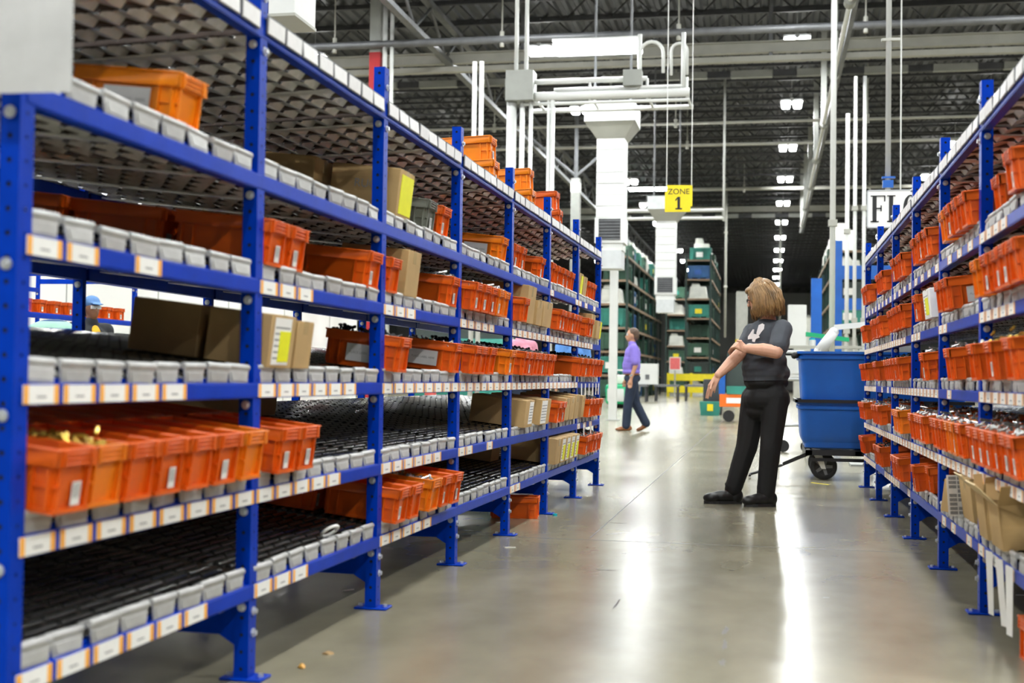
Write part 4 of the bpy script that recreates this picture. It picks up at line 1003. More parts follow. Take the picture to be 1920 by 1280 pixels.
# monitor arm and bench behind the tub cart
o = ground('monitor_arm', 'white swivel monitor arm rising behind the blue tub cart', 'arm', (1.0, 14.6, 0))
obj('pole', MB().cyl((0.12, 0, 0), (0.12, 0, 1.62), 0.03, n=10).mesh('pole', 'white_paint', True), o)
obj('base', MB().box(-0.1, 0.35, -0.2, 0.2, 0, 0.02).mesh('base', 'grey_paint'), o)
obj('upper_arm', MB().hexa([(-0.28, -0.03, 1.50), (0.28, -0.03, 1.56), (0.28, 0.03, 1.56), (-0.28, 0.03, 1.50), (-0.28, -0.03, 1.56), (0.28, -0.03, 1.62), (0.28, 0.03, 1.62), (-0.28, 0.03, 1.56)]).mesh('ua', 'white_paint'), o)
obj('lower_arm', MB().hexa([(0.02, -0.03, 1.20), (0.10, -0.03, 1.20), (0.10, 0.03, 1.20), (0.02, 0.03, 1.20), (0.24, -0.03, 1.62), (0.32, -0.03, 1.62), (0.32, 0.03, 1.62), (0.24, 0.03, 1.62)]).mesh('la', 'white_paint'), o)
obj('handset', MB().capsule((-0.43, 0, 1.26), (-0.28, 0, 1.48), 0.07, 0.055, n=12).mesh('hs', 'white_paint', True), o)
obj('screen_back', bevel(MB().box(0.27, 0.58, 0.2, 0.26, 1.20, 1.40).mesh('sb', 'steel_mid'), 0.01, 2), o)
o = ground('work_bench', 'grey work bench with white tray behind the woman', 'bench', (0.1, 21.5, 0))
obj('bench_top', MB().box(-0.4, 1.5, 0, 0.8, 0.95, 1.0).mesh('bt', 'white_paint'), o)
obj('upper_shelf', MB().box(-0.4, 1.5, 0.1, 0.6, 1.48, 1.52).mesh('bt', 'cream_paint'), o)
for lx, ly in ((-0.37, 0.05), (1.42, 0.05), (-0.37, 0.72), (1.42, 0.72)): obj('leg', MB().box(lx, lx + 0.05, ly, ly + 0.05, 0, 1.5).mesh('lg', 'lamp_housing'), o)
obj('cabinet', MB().box(0.22, 0.52, 0.1, 0.5, 1.52, 2.2).mesh('cb', 'white_paint'), o)
for k, lx in enumerate((0.42, 0.62, 0.82)):
    thing('small_jar', MB().cyl((0, 0, 0), (0, 0, 0.10), 0.06, n=12).cyl((0, 0, 0.10), (0, 0, 0.13), 0.05, n=12, mi=1).mesh('jar', ['white_paint', 'cap_teal']), f'white jar with teal lid on the bench shelf, {("left", "middle", "right")[k]} one', 'jar', loc=(0.1 + lx, 21.8, 1.52))
o = ground('green_board', 'long dark green board propped above the work bench', 'board', (0.55, 19.3, 1.52), 0.0)
obj('board', MB().hexa([(0, 0, 0.08), (0.62, 0, 0.0), (0.62, 0.3, 0.0), (0, 0.3, 0.08), (0, 0, 0.14), (0.62, 0, 0.06), (0.62, 0.3, 0.06), (0, 0.3, 0.14)]).mesh('gb', 'cart_green'), o)
obj('stand', MB().cyl((0.3, 0.15, -1.52), (0.3, 0.15, 0.05), 0.03, n=8).mesh('st', 'grey_paint'), o)
for k, (bx, by, bz, hh) in enumerate(((1.08, 30, 0, 3.3), (1.75, 34, 0, 4.6))):
    o = ground('blue_post', ('slim blue steel post behind the monitor arm', 'taller blue steel frame post right of the slim one')[k], 'post', (bx, by, bz))
    obj('shaft', MB().box(-0.12, 0.12, -0.1, 0.1, 0, hh).mesh('bp', 'tub_blue'), o); obj('foot', MB().box(-0.2, 0.2, -0.2, 0.2, 0, 0.03).mesh('bp', 'tub_blue'), o)
    if k: obj('cross_beam', MB().box(0.1, 2.6, -0.08, 0.08, 3.6, 3.95).box(0.1, 2.6, -0.08, 0.08, 2.8, 3.1).mesh('bp', 'tub_blue'), o)
o = ground('white_banner', 'white banner hanging right of the blue posts', 'banner', (1.62, 17.6, 1.9))
obj('cloth', MB().box(0, 0.22, 0, 0.01, 0.0, 0.95).mesh('bn', 'paper_white'), o); obj('rod', MB().cyl((-0.02, 0, 0.96), (0.26, 0, 0.96), 0.012, n=6).cyl((0.1, 0, 0.96), (0.1, 0, HZ - 1.9), 0.01, n=6).mesh('bn', 'white_paint'), o)
# bicycle wheel-like trolley beside the woman
o = ground('trolley', 'grey trolley with white handle standing behind the woman', 'trolley', (0.10, 16.6, 0))
obj('frame', MB().cyl((0, 0, 0.0), (0, 0, 1.3), 0.013, n=8).cyl((0.35, 0, 0.0), (0.35, 0, 1.3), 0.013, n=8).cyl((0, 0, 0.95), (0.35, 0, 0.95), 0.025, n=8).cyl((0, 0, 1.3), (0.35, 0, 1.3), 0.02, n=8).cyl((0, 0, 0.35), (0.35, 0.5, 0.35), 0.02, n=8).mesh('fr', 'lamp_housing', True), o)
obj('basket', MB().box(-0.05, 0.4, -0.02, 0.4, 0.98, 1.02).box(-0.05, 0.4, -0.03, -0.01, 1.02, 1.25).mesh('bk', 'white_paint'), o)
wt = MB(); wt.tube([(0, 0.29 * math.cos(2 * math.pi * k / 24), 0.31 + 0.29 * math.sin(2 * math.pi * k / 24)) for k in range(25)], 0.022, 8)
for k in range(8): wt.cyl((0, 0, 0.31), (0, 0.29 * math.cos(math.pi * k / 4), 0.31 + 0.29 * math.sin(math.pi * k / 4)), 0.004, n=4)
obj('wheel', wt.mesh('wh', 'black_rubber', True), o, (0.04, 0.0, 0)); obj('mudguard', bevel(MB().box(-0.05, 0.05, -0.04, 0.04, 0.62, 0.85).mesh('mg', 'white_paint'), 0.02, 2), o)
for lx in (0.1, 0.4): obj('wheel', MB().cyl((lx, -0.02, 0.08), (lx, 0.02, 0.08), 0.08, n=16).mesh('wh', 'black_rubber'), o, (0, 0.3, 0))
# orange pallet jack style cart and teal bin
o = ground('orange_cart', 'orange based cart with dark rack behind the pointing hand', 'cart', (-0.95, 28.5, 0))
obj('deck', MB().box(-0.1, 0.6, 0, 1.0, 0.34, 0.62).mesh('dk', 'cart_orange'), o); obj('sticker', MB().box(0.05, 0.5, -0.004, 0, 0.42, 0.54).mesh('dk', 'paper_white'), o)
for lx in (0.1, 0.5): obj('wheel', MB().cyl((lx, 0.1, 0.13), (lx, 0.2, 0.13), 0.13, n=16).mesh('wh', 'black_rubber'), o)
obj('cage', MB().box(0.05, 0.6, 0.1, 0.9, 0.62, 1.55).mesh('cg', 'crate_black'), o); obj('blue_post', MB().box(-0.12, 0.02, 0, 0.1, 0.62, 1.15).mesh('cg', 'tub_blue'), o)
obj('green_tray', MB().box(0.05, 0.6, -0.02, 0.1, 0.62, 0.80).mesh('cg', 'crate_teal'), o); obj('yellow_tag', MB().box(0.4, 0.55, 0.09, 0.098, 1.38, 1.56).mesh('cg', 'guard_yellow'), o)
o = ground('teal_bin', 'teal bin on the floor left of the orange cart', 'bin', (-1.75, 33.5, 0))
obj('body', MB().taper((0.03, 0.5, 0.03, 0.5, 0), (0, 0.55, 0, 0.55, 0.36)).mesh('tb', 'crate_teal'), o); obj('sticker', MB().box(0.2, 0.35, -0.004, 0.01, 0.12, 0.3).mesh('tb', 'guard_yellow'), o)
o = ground('charging_unit', 'dark cabinet standing on the teal bin row', 'cabinet', (-1.70, 34.3, 0)); obj('body', bevel(MB().box(0, 0.5, 0, 0.5, 0, 0.95).mesh('cu', 'steel_dark'), 0.02, 1), o)
# green floor scrubber at left, tables, white machine
o = ground('floor_scrubber', 'green and white floor scrubber at the end of left rack', 'machine', (-5.05, 40, 0))
obj('body', bevel(MB().box(0.0, 0.8, 0, 1.3, 0.12, 0.75).mesh('fs', 'cart_green'), 0.08, 3), o); obj('panel', bevel(MB().box(0.05, 0.6, -0.02, 0.3, 0.2, 0.62).mesh('fs', 'white_paint'), 0.04, 2), o)
obj('tank', bevel(MB().box(0.05, 0.7, 0.3, 1.2, 0.75, 1.05).mesh('fs', 'crate_white'), 0.06, 2), o); obj('handle', MB().tube([(0.1, 0.1, 0.75), (0.1, 0.0, 1.2), (0.6, 0.0, 1.2), (0.6, 0.1, 0.75)], 0.03, 8).mesh('fs', 'crate_white', True), o)
obj('wheel', MB().cyl((0.1, 0.3, 0.12), (0.7, 0.3, 0.12), 0.12, n=16).mesh('fs', 'black_rubber'), o)
for k in range(3):
    o = ground('low_table', f'low dark table behind the man, {("left", "middle", "right")[k]} one', 'table', (-5.9 + 1.15 * k, 52 + 2 * k, 0))
    obj('table_top', MB().box(0, 1.05, 0, 0.9, 0.62, 0.72).mesh('tt', 'steel_mid'), o)
    for lx, ly in ((0.03, 0.03), (0.95, 0.03), (0.03, 0.8), (0.95, 0.8)): obj('leg', MB().box(lx, lx + 0.07, ly, ly + 0.07, 0, 0.62).mesh('tl_', 'steel_dark'), o)
o = ground('white_cabinet', 'white box cabinet standing on the tables behind the man', 'cabinet', (-5.4, 52.2, 0.72)); obj('body', MB().box(0.1, 0.95, 0, 0.6, 0, 0.85).mesh('wc', 'white_paint'), o); obj('door', MB().box(0.45, 0.62, -0.01, 0, 0.2, 0.4).mesh('wc', 'steel_mid'), o)
o = ground('guard_rail', 'yellow double guard rail across the end of the aisle', 'guard rail', (-5.45, 70, 0))
obj('upper_rail', MB().box(0, 2.6, 0, 0.08, 0.88, 1.26).mesh('gr', 'guard_yellow'), o); obj('lower_rail', MB().box(0, 2.6, 0, 0.08, 0.22, 0.60).mesh('gr', 'guard_yellow'), o)
for lx in (0.0, 1.25, 2.5): obj('post', MB().box(lx, lx + 0.14, 0.08, 0.22, 0, 1.3).mesh('gr', 'guard_yellow'), o)
o = ground('red_sign', 'pale red sign board standing before the storage racks', 'sign', (-5.25, 69.0, 0)); obj('board', MB().box(0.0, 0.62, 0, 0.03, 1.45, 2.15).mesh('rs', 'paper_white'), o)
obj('print', MB().box(0.04, 0.58, -0.006, 0, 1.49, 2.11).mesh('rs', 'sign_red'), o); obj('stand', MB().box(0.27, 0.35, 0, 0.04, 0, 1.45).mesh('rs', 'cream_paint'), o)

# ------------------------------------------------------------------ tall storage racks with crates
def crate_mesh(m):
    b = MB(); b.taper((0.05, 1.15, 0.05, 1.05, 0.1), (0, 1.2, 0, 1.1, 0.85))
    b.box(-0.03, 1.23, -0.03, 1.13, 0.8, 0.9)
    for s_ in (0.12, 0.6, 1.08):
        b.box(s_ - 0.06, s_ + 0.06, -0.03, 1.13, 0.1, 0.8); b.box(-0.03, 1.23, s_ * 0.9 - 0.05, s_ * 0.9 + 0.05, 0.1, 0.8)
        b.box(s_ - 0.08, s_ + 0.08, 0.05, 1.05, 0, 0.1)
    return b.mesh('crate', m)
CR = {k: crate_mesh(k) for k in ('crate_green', 'crate_black', 'crate_teal', 'crate_blue')}
wrap = MB(); rw = random.Random(4)
wrap.taper((0.05, 1.1, 0.05, 1.0, 0.12), (0.1, 1.0, 0.12, 0.95, 1.25)); wrap.box(0, 1.15, 0, 1.05, 0, 0.12); wrap.taper((0.15, 0.7, 0.2, 0.7, 1.25), (0.2, 0.6, 0.25, 0.6, 1.6))
CR['crate_white'] = bevel(wrap.mesh('wrapped', 'crate_white'), 0.04, 2)
CL = {'crate_green': 'dark green', 'crate_black': 'black', 'crate_teal': 'teal', 'crate_blue': 'blue', 'crate_white': 'white wrapped'}
stk = {k: MB().box(0.35, 0.75, -0.036, -0.03, 0.3, 0.62).box(1.23, 1.236, 0.35, 0.75, 0.3, 0.62).mesh('sticker', k) for k in ('paper_white', 'guard_yellow', 'crate_teal', 'tub_blue')}
def storage_rack(x0, x1, y0, nb, bl, nl, lh, label, where, seed, cols=1):
    rnd = random.Random(seed)
    o = ground('storage_rack', label, 'rack', (x0, y0, 0))
    H = nl * lh
    for k in range(nb + 1):
        for xx in (0, x1 - x0 - 0.1): obj('upright', MB().box(0, 0.1, -0.06, 0.06, 0, 1).mesh('up', 'rack_green') if ('up' not in bpy.data.meshes) else bpy.data.meshes['up'], o, (xx, k * bl, 0), scale=(1, 1, H + 0.3))
    bn = f'beam{nb}_{int(bl * 10)}'
    for lv in range(1, nl + 1):
        for xx in (-0.02, x1 - x0 - 0.06): obj('beam', MB().box(0, 0.08, 0, nb * bl, -0.12, 0).mesh(bn, 'rack_beam_tan') if bn not in bpy.data.meshes else bpy.data.meshes[bn], o, (xx, 0, lv * lh))
        obj('end_beam', MB().box(0, x1 - x0, -0.05, 0.0, -0.1, 0).mesh('eb', 'rack_beam_tan'), o, (0, 0, lv * lh))
        obj('deck', MB().box(0, x1 - x0, 0, nb * bl, -0.03, -0.01).mesh('dk', 'rack_green'), o, (0, 0, lv * lh))
    n = max(1, int(bl / 1.32))
    for lv in range(nl + 1):
        for k in range(nb):
            for q in range(n):
                if lv == nl:
                    if rnd.random() < 0.35: continue
                    c = rnd.choice(('crate_white', 'crate_white', 'crate_green', 'crate_teal'))
                else:
                    c = rnd.choices(('crate_green', 'crate_black', 'crate_teal', 'crate_blue', 'crate_white'), (38, 18, 20, 6, 18))[0]
                    if rnd.random() < 0.10: continue
                sc = rnd.uniform(0.86, 1.0)
                cr_ = thing('storage_crate', CR[c], f'{CL[c]} {"load" if c == "crate_white" else "crate"}, {NTH[lv]} level up, {"farther" if q else "nearer"} half of {NTH[k]} bay, {where}', 'crate', f'loads on the {where}',
                      loc=(x0 + 0.12 + rnd.uniform(0, .1), y0 + k * bl + 0.1 + q * 1.32, lv * lh), scale=(min(1.0, (x1 - x0 - 0.25) / 1.24), 1.0, min(sc, (lh - 0.16) / 0.92) if c != 'crate_white' or lv < nl else 1.0) if c != 'crate_white' or lv == nl else (min(1.0, (x1 - x0 - 0.25) / 1.24), 1, (lh - 0.2) / 1.62))
                if c != 'crate_white' and rnd.random() < 0.5: obj('sticker', stk[rnd.choice(('paper_white', 'paper_white', 'guard_yellow', 'crate_teal', 'tub_blue'))], cr_)
storage_rack(-8.1, -6.55, 60, 7, 2.75, 6, 1.13, 'tall green storage rack behind the man in purple', 'rack behind the man', 1)
storage_rack(-4.75, -3.25, 74, 5, 2.75, 7, 1.13, 'tall green storage rack behind the yellow guard rail', 'rack behind guard rail', 2)
storage_rack(-7.3, -5.7, 92, 2, 2.75, 6, 1.13, 'storage rack deep between the two tall left ones', 'deepest left rack', 3)
storage_rack(2.75, 4.3, 58, 6, 2.75, 6, 1.13, 'tall green storage rack right of the far aisle', 'right far rack', 4)
storage_rack(-0.9, 0.6, 112, 2, 2.75, 6, 1.2, 'storage rack closing the far end of the aisle', 'end rack', 5)
o = ground('yellow_column_guard', 'yellow striped column guard far down the aisle', 'guard', (-2.4, 96, 0)); obj('body', MB().box(0, 0.9, 0, 0.4, 0, 4.0).mesh('yg', 'guard_yellow'), o); obj('stripe', MB().box(0.2, 0.4, -0.02, 0, 0.5, 3.6).box(0.6, 0.75, -0.02, 0, 0.5, 3.6).mesh('yg', 'ink_black'), o)
obj('top', MB().box(0.02, 0.88, 0.02, 0.38, 4.0, 7.6).mesh('yg', 'cream_paint'), o)
o = ground('white_wall_unit', 'tall white unit behind the woman far down the aisle', 'unit', (1.35, 70, 0)); obj('body', MB().box(0, 1.1, 0, 0.5, 0, 4.4).mesh('wu', 'crate_white'), o); obj('lid', MB().box(-0.05, 1.15, -0.05, 0.55, 4.4, 4.5).mesh('wu', 'grey_paint'), o)
# clutter seen through the left rack
o = ground('teal_machine', 'dark teal machine seen through the left rack', 'machine', (-8.6, 30, 0)); obj('body', bevel(MB().box(0, 2.8, 0, 1.2, 0, 1.85).mesh('tm', 'crate_teal'), 0.05, 2), o); obj('panel', MB().box(0.9, 1.5, -0.02, 0, 1.35, 1.7).mesh('tm', 'paper_white'), o); obj('hood', MB().box(0.1, 2.6, 0.1, 1.1, 1.85, 2.6).mesh('tm', 'crate_black'), o)
o = ground('red_cylinder', 'red cylinder beside the teal machine seen through rack', 'cylinder', (-7.9, 29.3, 0)); obj('body', MB().cyl((0, 0, 0), (0, 0, 1.65), 0.14, n=16).cyl((0, 0, 1.65), (0, 0, 1.75), 0.06, n=10).mesh('rc', 'sign_red', True), o)
# ------------------------------------------------------------------ people
mat('skin_light', (0.62, 0.34, 0.23), 0.5, 0, 0.06, 12)
mat('skin_tan', (0.50, 0.26, 0.16), 0.5, 0, 0.06, 12)
mat('skin_brown', (0.20, 0.085, 0.04), 0.5, 0, 0.08, 12)
mat('hair_blond', (0.21, 0.115, 0.042), 0.42, 0, 0.35, 30, 0.35, 70, stretch=(1, 1, 0.15))
mat('hair_strand', (0.27, 0.155, 0.06), 0.38, 0, 0.4, 18)
mat('hair_brown', (0.09, 0.05, 0.03), 0.5, 0, 0.3, 30, 0.2, 60)
mat('hair_dark', (0.015, 0.012, 0.010), 0.6, 0, 0.3, 30, 0.2, 60)
mat('shirt_charcoal', (0.056, 0.063, 0.076), 0.85, 0, 0.12, 9, 0.25, 14)
mat('trouser_black', (0.0035, 0.0035, 0.004), 0.75, 0, 0.2, 8, 0.25, 14)
mat('shoe_black', (0.008, 0.008, 0.008), 0.4, 0, 0.15, 20)
mat('shirt_purple', (0.23, 0.17, 0.62), 0.8, 0, 0.06, 9, 0.2, 14)
mat('jeans_navy', (0.012, 0.022, 0.05), 0.8, 0, 0.2, 9, 0.2, 14)
mat('leather_brown', (0.22, 0.075, 0.02), 0.45, 0, 0.2, 20)
mat('shirt_pink', (0.72, 0.30, 0.40), 0.8, 0, 0.06, 9, 0.2, 14)
mat('shirt_blue', (0.10, 0.27, 0.66), 0.8, 0, 0.06, 9, 0.2, 14)
mat('cap_blue', (0.10, 0.22, 0.47), 0.8, 0, 0.1, 12)
mat('jacket_dark', (0.015, 0.017, 0.022), 0.8, 0, 0.2, 9)
mat('shirt_yellow', (0.78, 0.42, 0.02), 0.8, 0, 0.1, 9)
mat('print_white', (0.82, 0.80, 0.80), 0.7, 0, 0.03, 40)
mat('steel_watch', (0.7, 0.7, 0.7), 0.25, 0.8, 0.05, 40)
mat('lip', (0.45, 0.16, 0.13), 0.5, 0, 0.05, 40)
def stripe_mat():
    m = bpy.data.materials.new('shirt_striped'); m.use_nodes = True; nt = m.node_tree; b = nt.nodes['Principled BSDF']; b.inputs['Roughness'].default_value = 0.85
    tc = nt.nodes.new('ShaderNodeTexCoord'); w = nt.nodes.new('ShaderNodeTexWave'); w.bands_direction = 'Z'; w.inputs['Scale'].default_value = 3.6; w.inputs['Distortion'].default_value = 0.6
    nt.links.new(tc.outputs['Object'], w.inputs['Vector']); r = nt.nodes.new('ShaderNodeValToRGB'); r.color_ramp.interpolation = 'CONSTANT'
    r.color_ramp.elements[0].color = (0.30, 0.52, 0.42, 1); r.color_ramp.elements[1].position = 0.55; r.color_ramp.elements[1].color = (0.025, 0.07, 0.18, 1)
    nt.links.new(w.outputs['Fac'], r.inputs['Fac']); nt.links.new(r.outputs['Color'], b.inputs['Base Color']); MATS['shirt_striped'] = m
stripe_mat()

def melt(mb, name, m, voxel, smooth=6, fac=0.5):
    """fuse overlapping forms into one continuous surface"""
    me = mb.mesh(name, m)
    t = bpy.data.objects.new('tmp', me); COL.objects.link(t)
    r = t.modifiers.new('r', 'REMESH'); r.mode = 'VOXEL'; r.voxel_size = voxel; r.use_smooth_shade = True
    s = t.modifiers.new('s', 'SMOOTH'); s.iterations = smooth; s.factor = fac
    bpy.context.view_layer.update()
    out = bpy.data.meshes.new_from_object(t.evaluated_get(bpy.context.evaluated_depsgraph_get()))
    out.materials.clear(); out.materials.append(M[m])
    out.polygons.foreach_set('material_index', [0] * len(out.polygons)); out.polygons.foreach_set('use_smooth', [True] * len(out.polygons))
    bpy.data.objects.remove(t); bpy.data.meshes.remove(me)
    out.name = name
    return out

def hand(b, wrist, knuck, tips, spread, palm_n, curl, thumb, r=0.0080):
    """palm plus four unequal bent fingers and a thumb from the side of the palm"""
    wrist, knuck, tips, spread, palm_n = map(Vector, (wrist, knuck, tips, spread, palm_n))
    s = spread.normalized(); n = palm_n.normalized()
    for k in range(4):
        o = s * ((k - 1.5) * 0.0215)
        b.capsule(wrist + s * ((k - 1.5) * 0.011), knuck + o, 0.015, 0.0125, n=8)
        ln = (0.88, 1.0, 0.95, 0.76)[k]
        d = (tips - knuck) * ln
        mid = knuck + o + d * 0.45 + n * (0.004 * curl)
        m2 = knuck + o + d * 0.75 - n * (0.010 * curl)
        end = knuck + o + d * 0.98 - n * (0.028 * curl)
        b.capsule(knuck + o, mid, r * 1.08, r * 0.98, n=8); b.capsule(mid, m2, r * 0.98, r * 0.9, n=8); b.capsule(m2, end, r * 0.9, r * 0.78, n=8)
    th = Vector(thumb)
    t0 = wrist.lerp(knuck, 0.25) - s * 0.024
    t1 = t0.lerp(th, 0.5) - s * 0.006
    b.capsule(t0, t1, 0.014, 0.0115, n=8); b.capsule(t1, th, 0.0105, 0.0085, n=8)

# ---- the woman in the aisle: u to the right of the picture, v up, d away, on a 250.5 units per metre sheet
WO = Vector((-0.115, 9.63, 0)); WR = Vector((math.cos(0.1997), math.sin(0.1997), 0)); WF = Vector((-math.sin(0.1997), math.cos(0.1997), 0))
def W(u, v, d=0.0): return (WR * ((u - 1405) / 250.5 + (u - 960) * d / 2375) + WF * d + Vector((0, 0, (946 - v) / 250.5 + (711 - v) * d / 2375)))
woman = thing('person', None, 'woman in charcoal t-shirt and black trousers pointing down in the aisle', 'person', loc=WO)
b = MB()
hr = Euler((0, R(-18), 0))
hc = W(1420, 559, 0.0)
face = Vector((-0.93, -0.05, -0.30)).normalized(); face = (WR * face.x + WF * (0.10) + Vector((0, 0, face.z))).normalized()
upv = (Vector((0, 0, 1)) - face * face.z).normalized(); sidev = face.cross(upv).normalized()
def HD(f, s, u): return hc + face * f + sidev * s + upv * u
def head(b, HD, q=1.0):
    rot = Matrix((face, sidev, upv)).transposed().to_euler()
    b.ell(HD(-0.012, 0, 0.025), (0.096 * q, 0.075 * q, 0.092 * q), rot=rot)
    b.ell(HD(0.030, 0, -0.040), (0.060, 0.056, 0.075), rot=rot)
    b.ell(HD(0.052, 0, -0.092), (0.028, 0.030, 0.020), rot=rot)
    b.capsule(HD(0.086, 0, 0.008), HD(0.104, 0, -0.030), 0.009, 0.013, n=8)
    b.ell(HD(0.084, 0, -0.062), (0.012, 0.024, 0.012), rot=rot)
    for s in (-1, 1):
        b.ell(HD(0.066, s * 0.034, -0.028), (0.022, 0.020, 0.022), rot=rot)
        b.ell(HD(-0.005, s * 0.078, -0.012), (0.018, 0.010, 0.030), rot=rot)
    b.ell(HD(0.076, 0, 0.030), (0.018, 0.05, 0.012), rot=rot)
head(b, HD)
b.capsule(W(1431, 578, 0.01), W(1436, 610, 0.02), 0.052, 0.060)
SL, EL, WL = W(1460, 619, -0.13), W(1449, 661, -0.25), W(1394, 655.5, -0.20)
SR, ER, WRt = W(1404, 624, 0.15), W(1383, 664, -0.02), W(1341, 706, -0.12)
torso = [((1432, 640, 0.01), (0.150, 0.125, 0.150)), ((1428, 680, 0.0), (0.150, 0.130, 0.120)), ((1430, 712, 0.0), (0.130, 0.115, 0.100)), ((1431, 742, 0.0), (0.125, 0.110, 0.100))]
for c, r_ in torso: b.ell(W(*c), r_, rot=Euler((0, 0, 0.2)))
b.capsule(SL, SR, 0.062, 0.062)
b.capsule(SL, EL, 0.056, 0.050); b.capsule(EL, W(1425, 657, -0.235), 0.050, 0.049); b.capsule(W(1425, 657, -0.235), WL, 0.049, 0.032)
b.capsule(SR, ER, 0.052, 0.046); b.capsule(ER, W(1366, 681, -0.06), 0.047, 0.047); b.capsule(W(1366, 681, -0.06), WRt, 0.047, 0.030)
# legs and feet inside the clothes
HL, KL, AL = W(1449, 745, -0.07), W(1440, 842, -0.12), W(1432, 922, -0.10)
HRg, KR, AR = W(1410, 748, 0.06), W(1396, 838, 0.05), W(1371, 916, 0.06)
for h, k, a in ((HL, KL, AL), (HRg, KR, AR)):
    b.capsule(h, k, 0.082, 0.056); b.capsule(k, k.lerp(a, 0.35), 0.056, 0.055); b.capsule(k.lerp(a, 0.35), a, 0.055, 0.040)
b.capsule(AL, W(1425, 936, -0.11), 0.034, 0.026); b.capsule(AR, W(1358, 934, 0.05), 0.034, 0.026)
# right hand hanging, left hand closed round the right forearm
hand(b, WRt, W(1332, 722, -0.135), W(1324, 749, -0.15), WR * 0.75 + Vector((0, 0, 0.35)), WF * -1 + WR * -0.4, 0.55, W(1327, 732, -0.185))
pn = (W(1384, 650, -0.16) - W(1372, 672, -0.06))
kn = W(1379, 647.5, -0.165)
for k in range(4):
    o = (W(1346, 706, -.12) - ER).normalized() * ((k - 1.3) * 0.019)
    b.capsule(WL + Vector((0, 0, -0.01)) + o * 0.5, kn + o, 0.016, 0.0135, n=8)
    p1 = kn + o + WR * -0.030 + WF * 0.028 + Vector((0, 0, -0.006)); p2 = p1 + WR * -0.014 + WF * 0.030 + Vector((0, 0, -0.030)); p3 = p2 + WF * 0.012 + WR * 0.012 + Vector((0, 0, -0.016))
    b.capsule(kn + o, p1, 0.0105, 0.0095, n=8); b.capsule(p1, p2, 0.0095, 0.0088, n=8); b.capsule(p2, p3, 0.0088, 0.0075, n=8)
t0 = WL + WR * -0.035 + Vector((0, 0, 0.006)); t1 = W(1383, 642, -0.195); t2 = W(1376, 641, -0.175)
b.capsule(t0, t1, 0.014, 0.012, n=8); b.capsule(t1, t2, 0.011, 0.0085, n=8)
obj('body', melt(b, 'body', 'skin_light', 0.0046, 3), woman)
# clothes
s = MB()
for c, r_ in torso[:3]: s.ell(W(*c), tuple(q + (0.020 if c[1] < 700 else 0.040) for q in r_), rot=Euler((0, 0, 0.2)))
s.capsule(SL + Vector((0, 0, -0.008)), SR + Vector((0, 0, -0.008)), 0.074, 0.074)
s.capsule(W(1432, 622, 0.01), W(1435, 640, 0.01), 0.085, 0.11)
s.capsule(SL, SL.lerp(EL, 0.74), 0.078, 0.068); s.capsule(SR, SR.lerp(ER, 0.62), 0.068, 0.062)
s.ell(W(1422, 690, -0.02), (0.150, 0.14, 0.075)); s.ell(W(1431, 700, 0.0), (0.182, 0.162, 0.11), rot=Euler((0, 0, 0.2)))
s.ell(W(1420, 655, -0.04), (0.12, 0.12, 0.07)); s.ell(W(1450, 640, 0.03), (0.10, 0.11, 0.13))
shirt_me = melt(s, 'shirt', 'shirt_charcoal', 0.0065, 4)
bm = bmesh.new(); bm.from_mesh(shirt_me)                    # open hem, sleeves and collar
def cut(bm, co, no):
    bmesh.ops.bisect_plane(bm, geom=bm.verts[:] + bm.edges[:] + bm.faces[:], plane_co=co, plane_no=no, clear_outer=True)
cut(bm, W(1430, 714.5, 0), (0.03, 0, -1))
bm.to_mesh(shirt_me); bm.free()
shirt = obj('t_shirt', shirt_me, woman, label='charcoal short sleeved t-shirt')
bvh = BVHTree.FromPolygons([v.co.copy() for v in shirt_me.vertices], [tuple(p_.vertices) for p_ in shirt_me.polygons])
def decal(polys, name, mname, parent):
    b = MB()
    for poly in polys:
        cx = sum(p_[0] for p_ in poly) / len(poly); cy = sum(p_[1] for p_ in poly) / len(poly)
        n = len(poly); rings = [[(cx + (p_[0] - cx) * t, cy + (p_[1] - cy) * t) for p_ in poly] for t in (0.34, 0.67, 1.0)]
        def hit(u, v):
            o_ = W(u, v, -1.0); h = bvh.ray_cast(o_, WF)
            return (h[0] + h[1] * 0.003) if h[0] is not None else W(u, v, -0.15)
        c0 = hit(cx, cy); R_ = [[hit(*p_) for p_ in r_] for r_ in rings]
        for i in range(n):
            q = (i + 1) % n
            b.quad([c0, R_[0][i], R_[0][q]]); b.quad([R_[0][i], R_[1][i], R_[1][q], R_[0][q]]); b.quad([R_[1][i], R_[2][i], R_[2][q], R_[1][q]])
    return obj(name, b.mesh(name, mname), parent, label='white print on the chest')
decal([[(1412, 625), (1416, 611), (1423, 607.5), (1427, 610), (1426, 618), (1421, 624), (1417, 630), (1412, 631)],
       [(1400, 627), (1405, 619), (1408, 619), (1405, 627), (1411, 628), (1417, 631), (1418, 634), (1411, 637), (1409, 643), (1404, 642), (1404, 637), (1396, 638), (1396, 633)],
       [(1394, 646.5), (1399, 645), (1406, 646), (1414, 645.5), (1414, 648), (1394, 648.5)]], 'shirt_print', 'print_white', shirt)
t = MB()
t.ell(W(1431, 718, 0), (0.170, 0.150, 0.075), rot=Euler((0, 0, 0.2))); t.ell(W(1432, 750, 0), (0.180, 0.160, 0.12), rot=Euler((0, 0, 0.2)))
t.capsule(HL, KL, 0.104, 0.079); t.capsule(KL, KL.lerp(AL, 0.5), 0.079, 0.072); t.capsule(KL.lerp(AL, 0.5), AL + Vector((0, 0, -0.012)), 0.072, 0.068)
t.capsule(HRg, KR, 0.104, 0.082); t.capsule(KR, KR.lerp(AR, 0.5), 0.082, 0.074); t.capsule(KR.lerp(AR, 0.5), AR + Vector((0, 0, -0.010)), 0.074, 0.064)
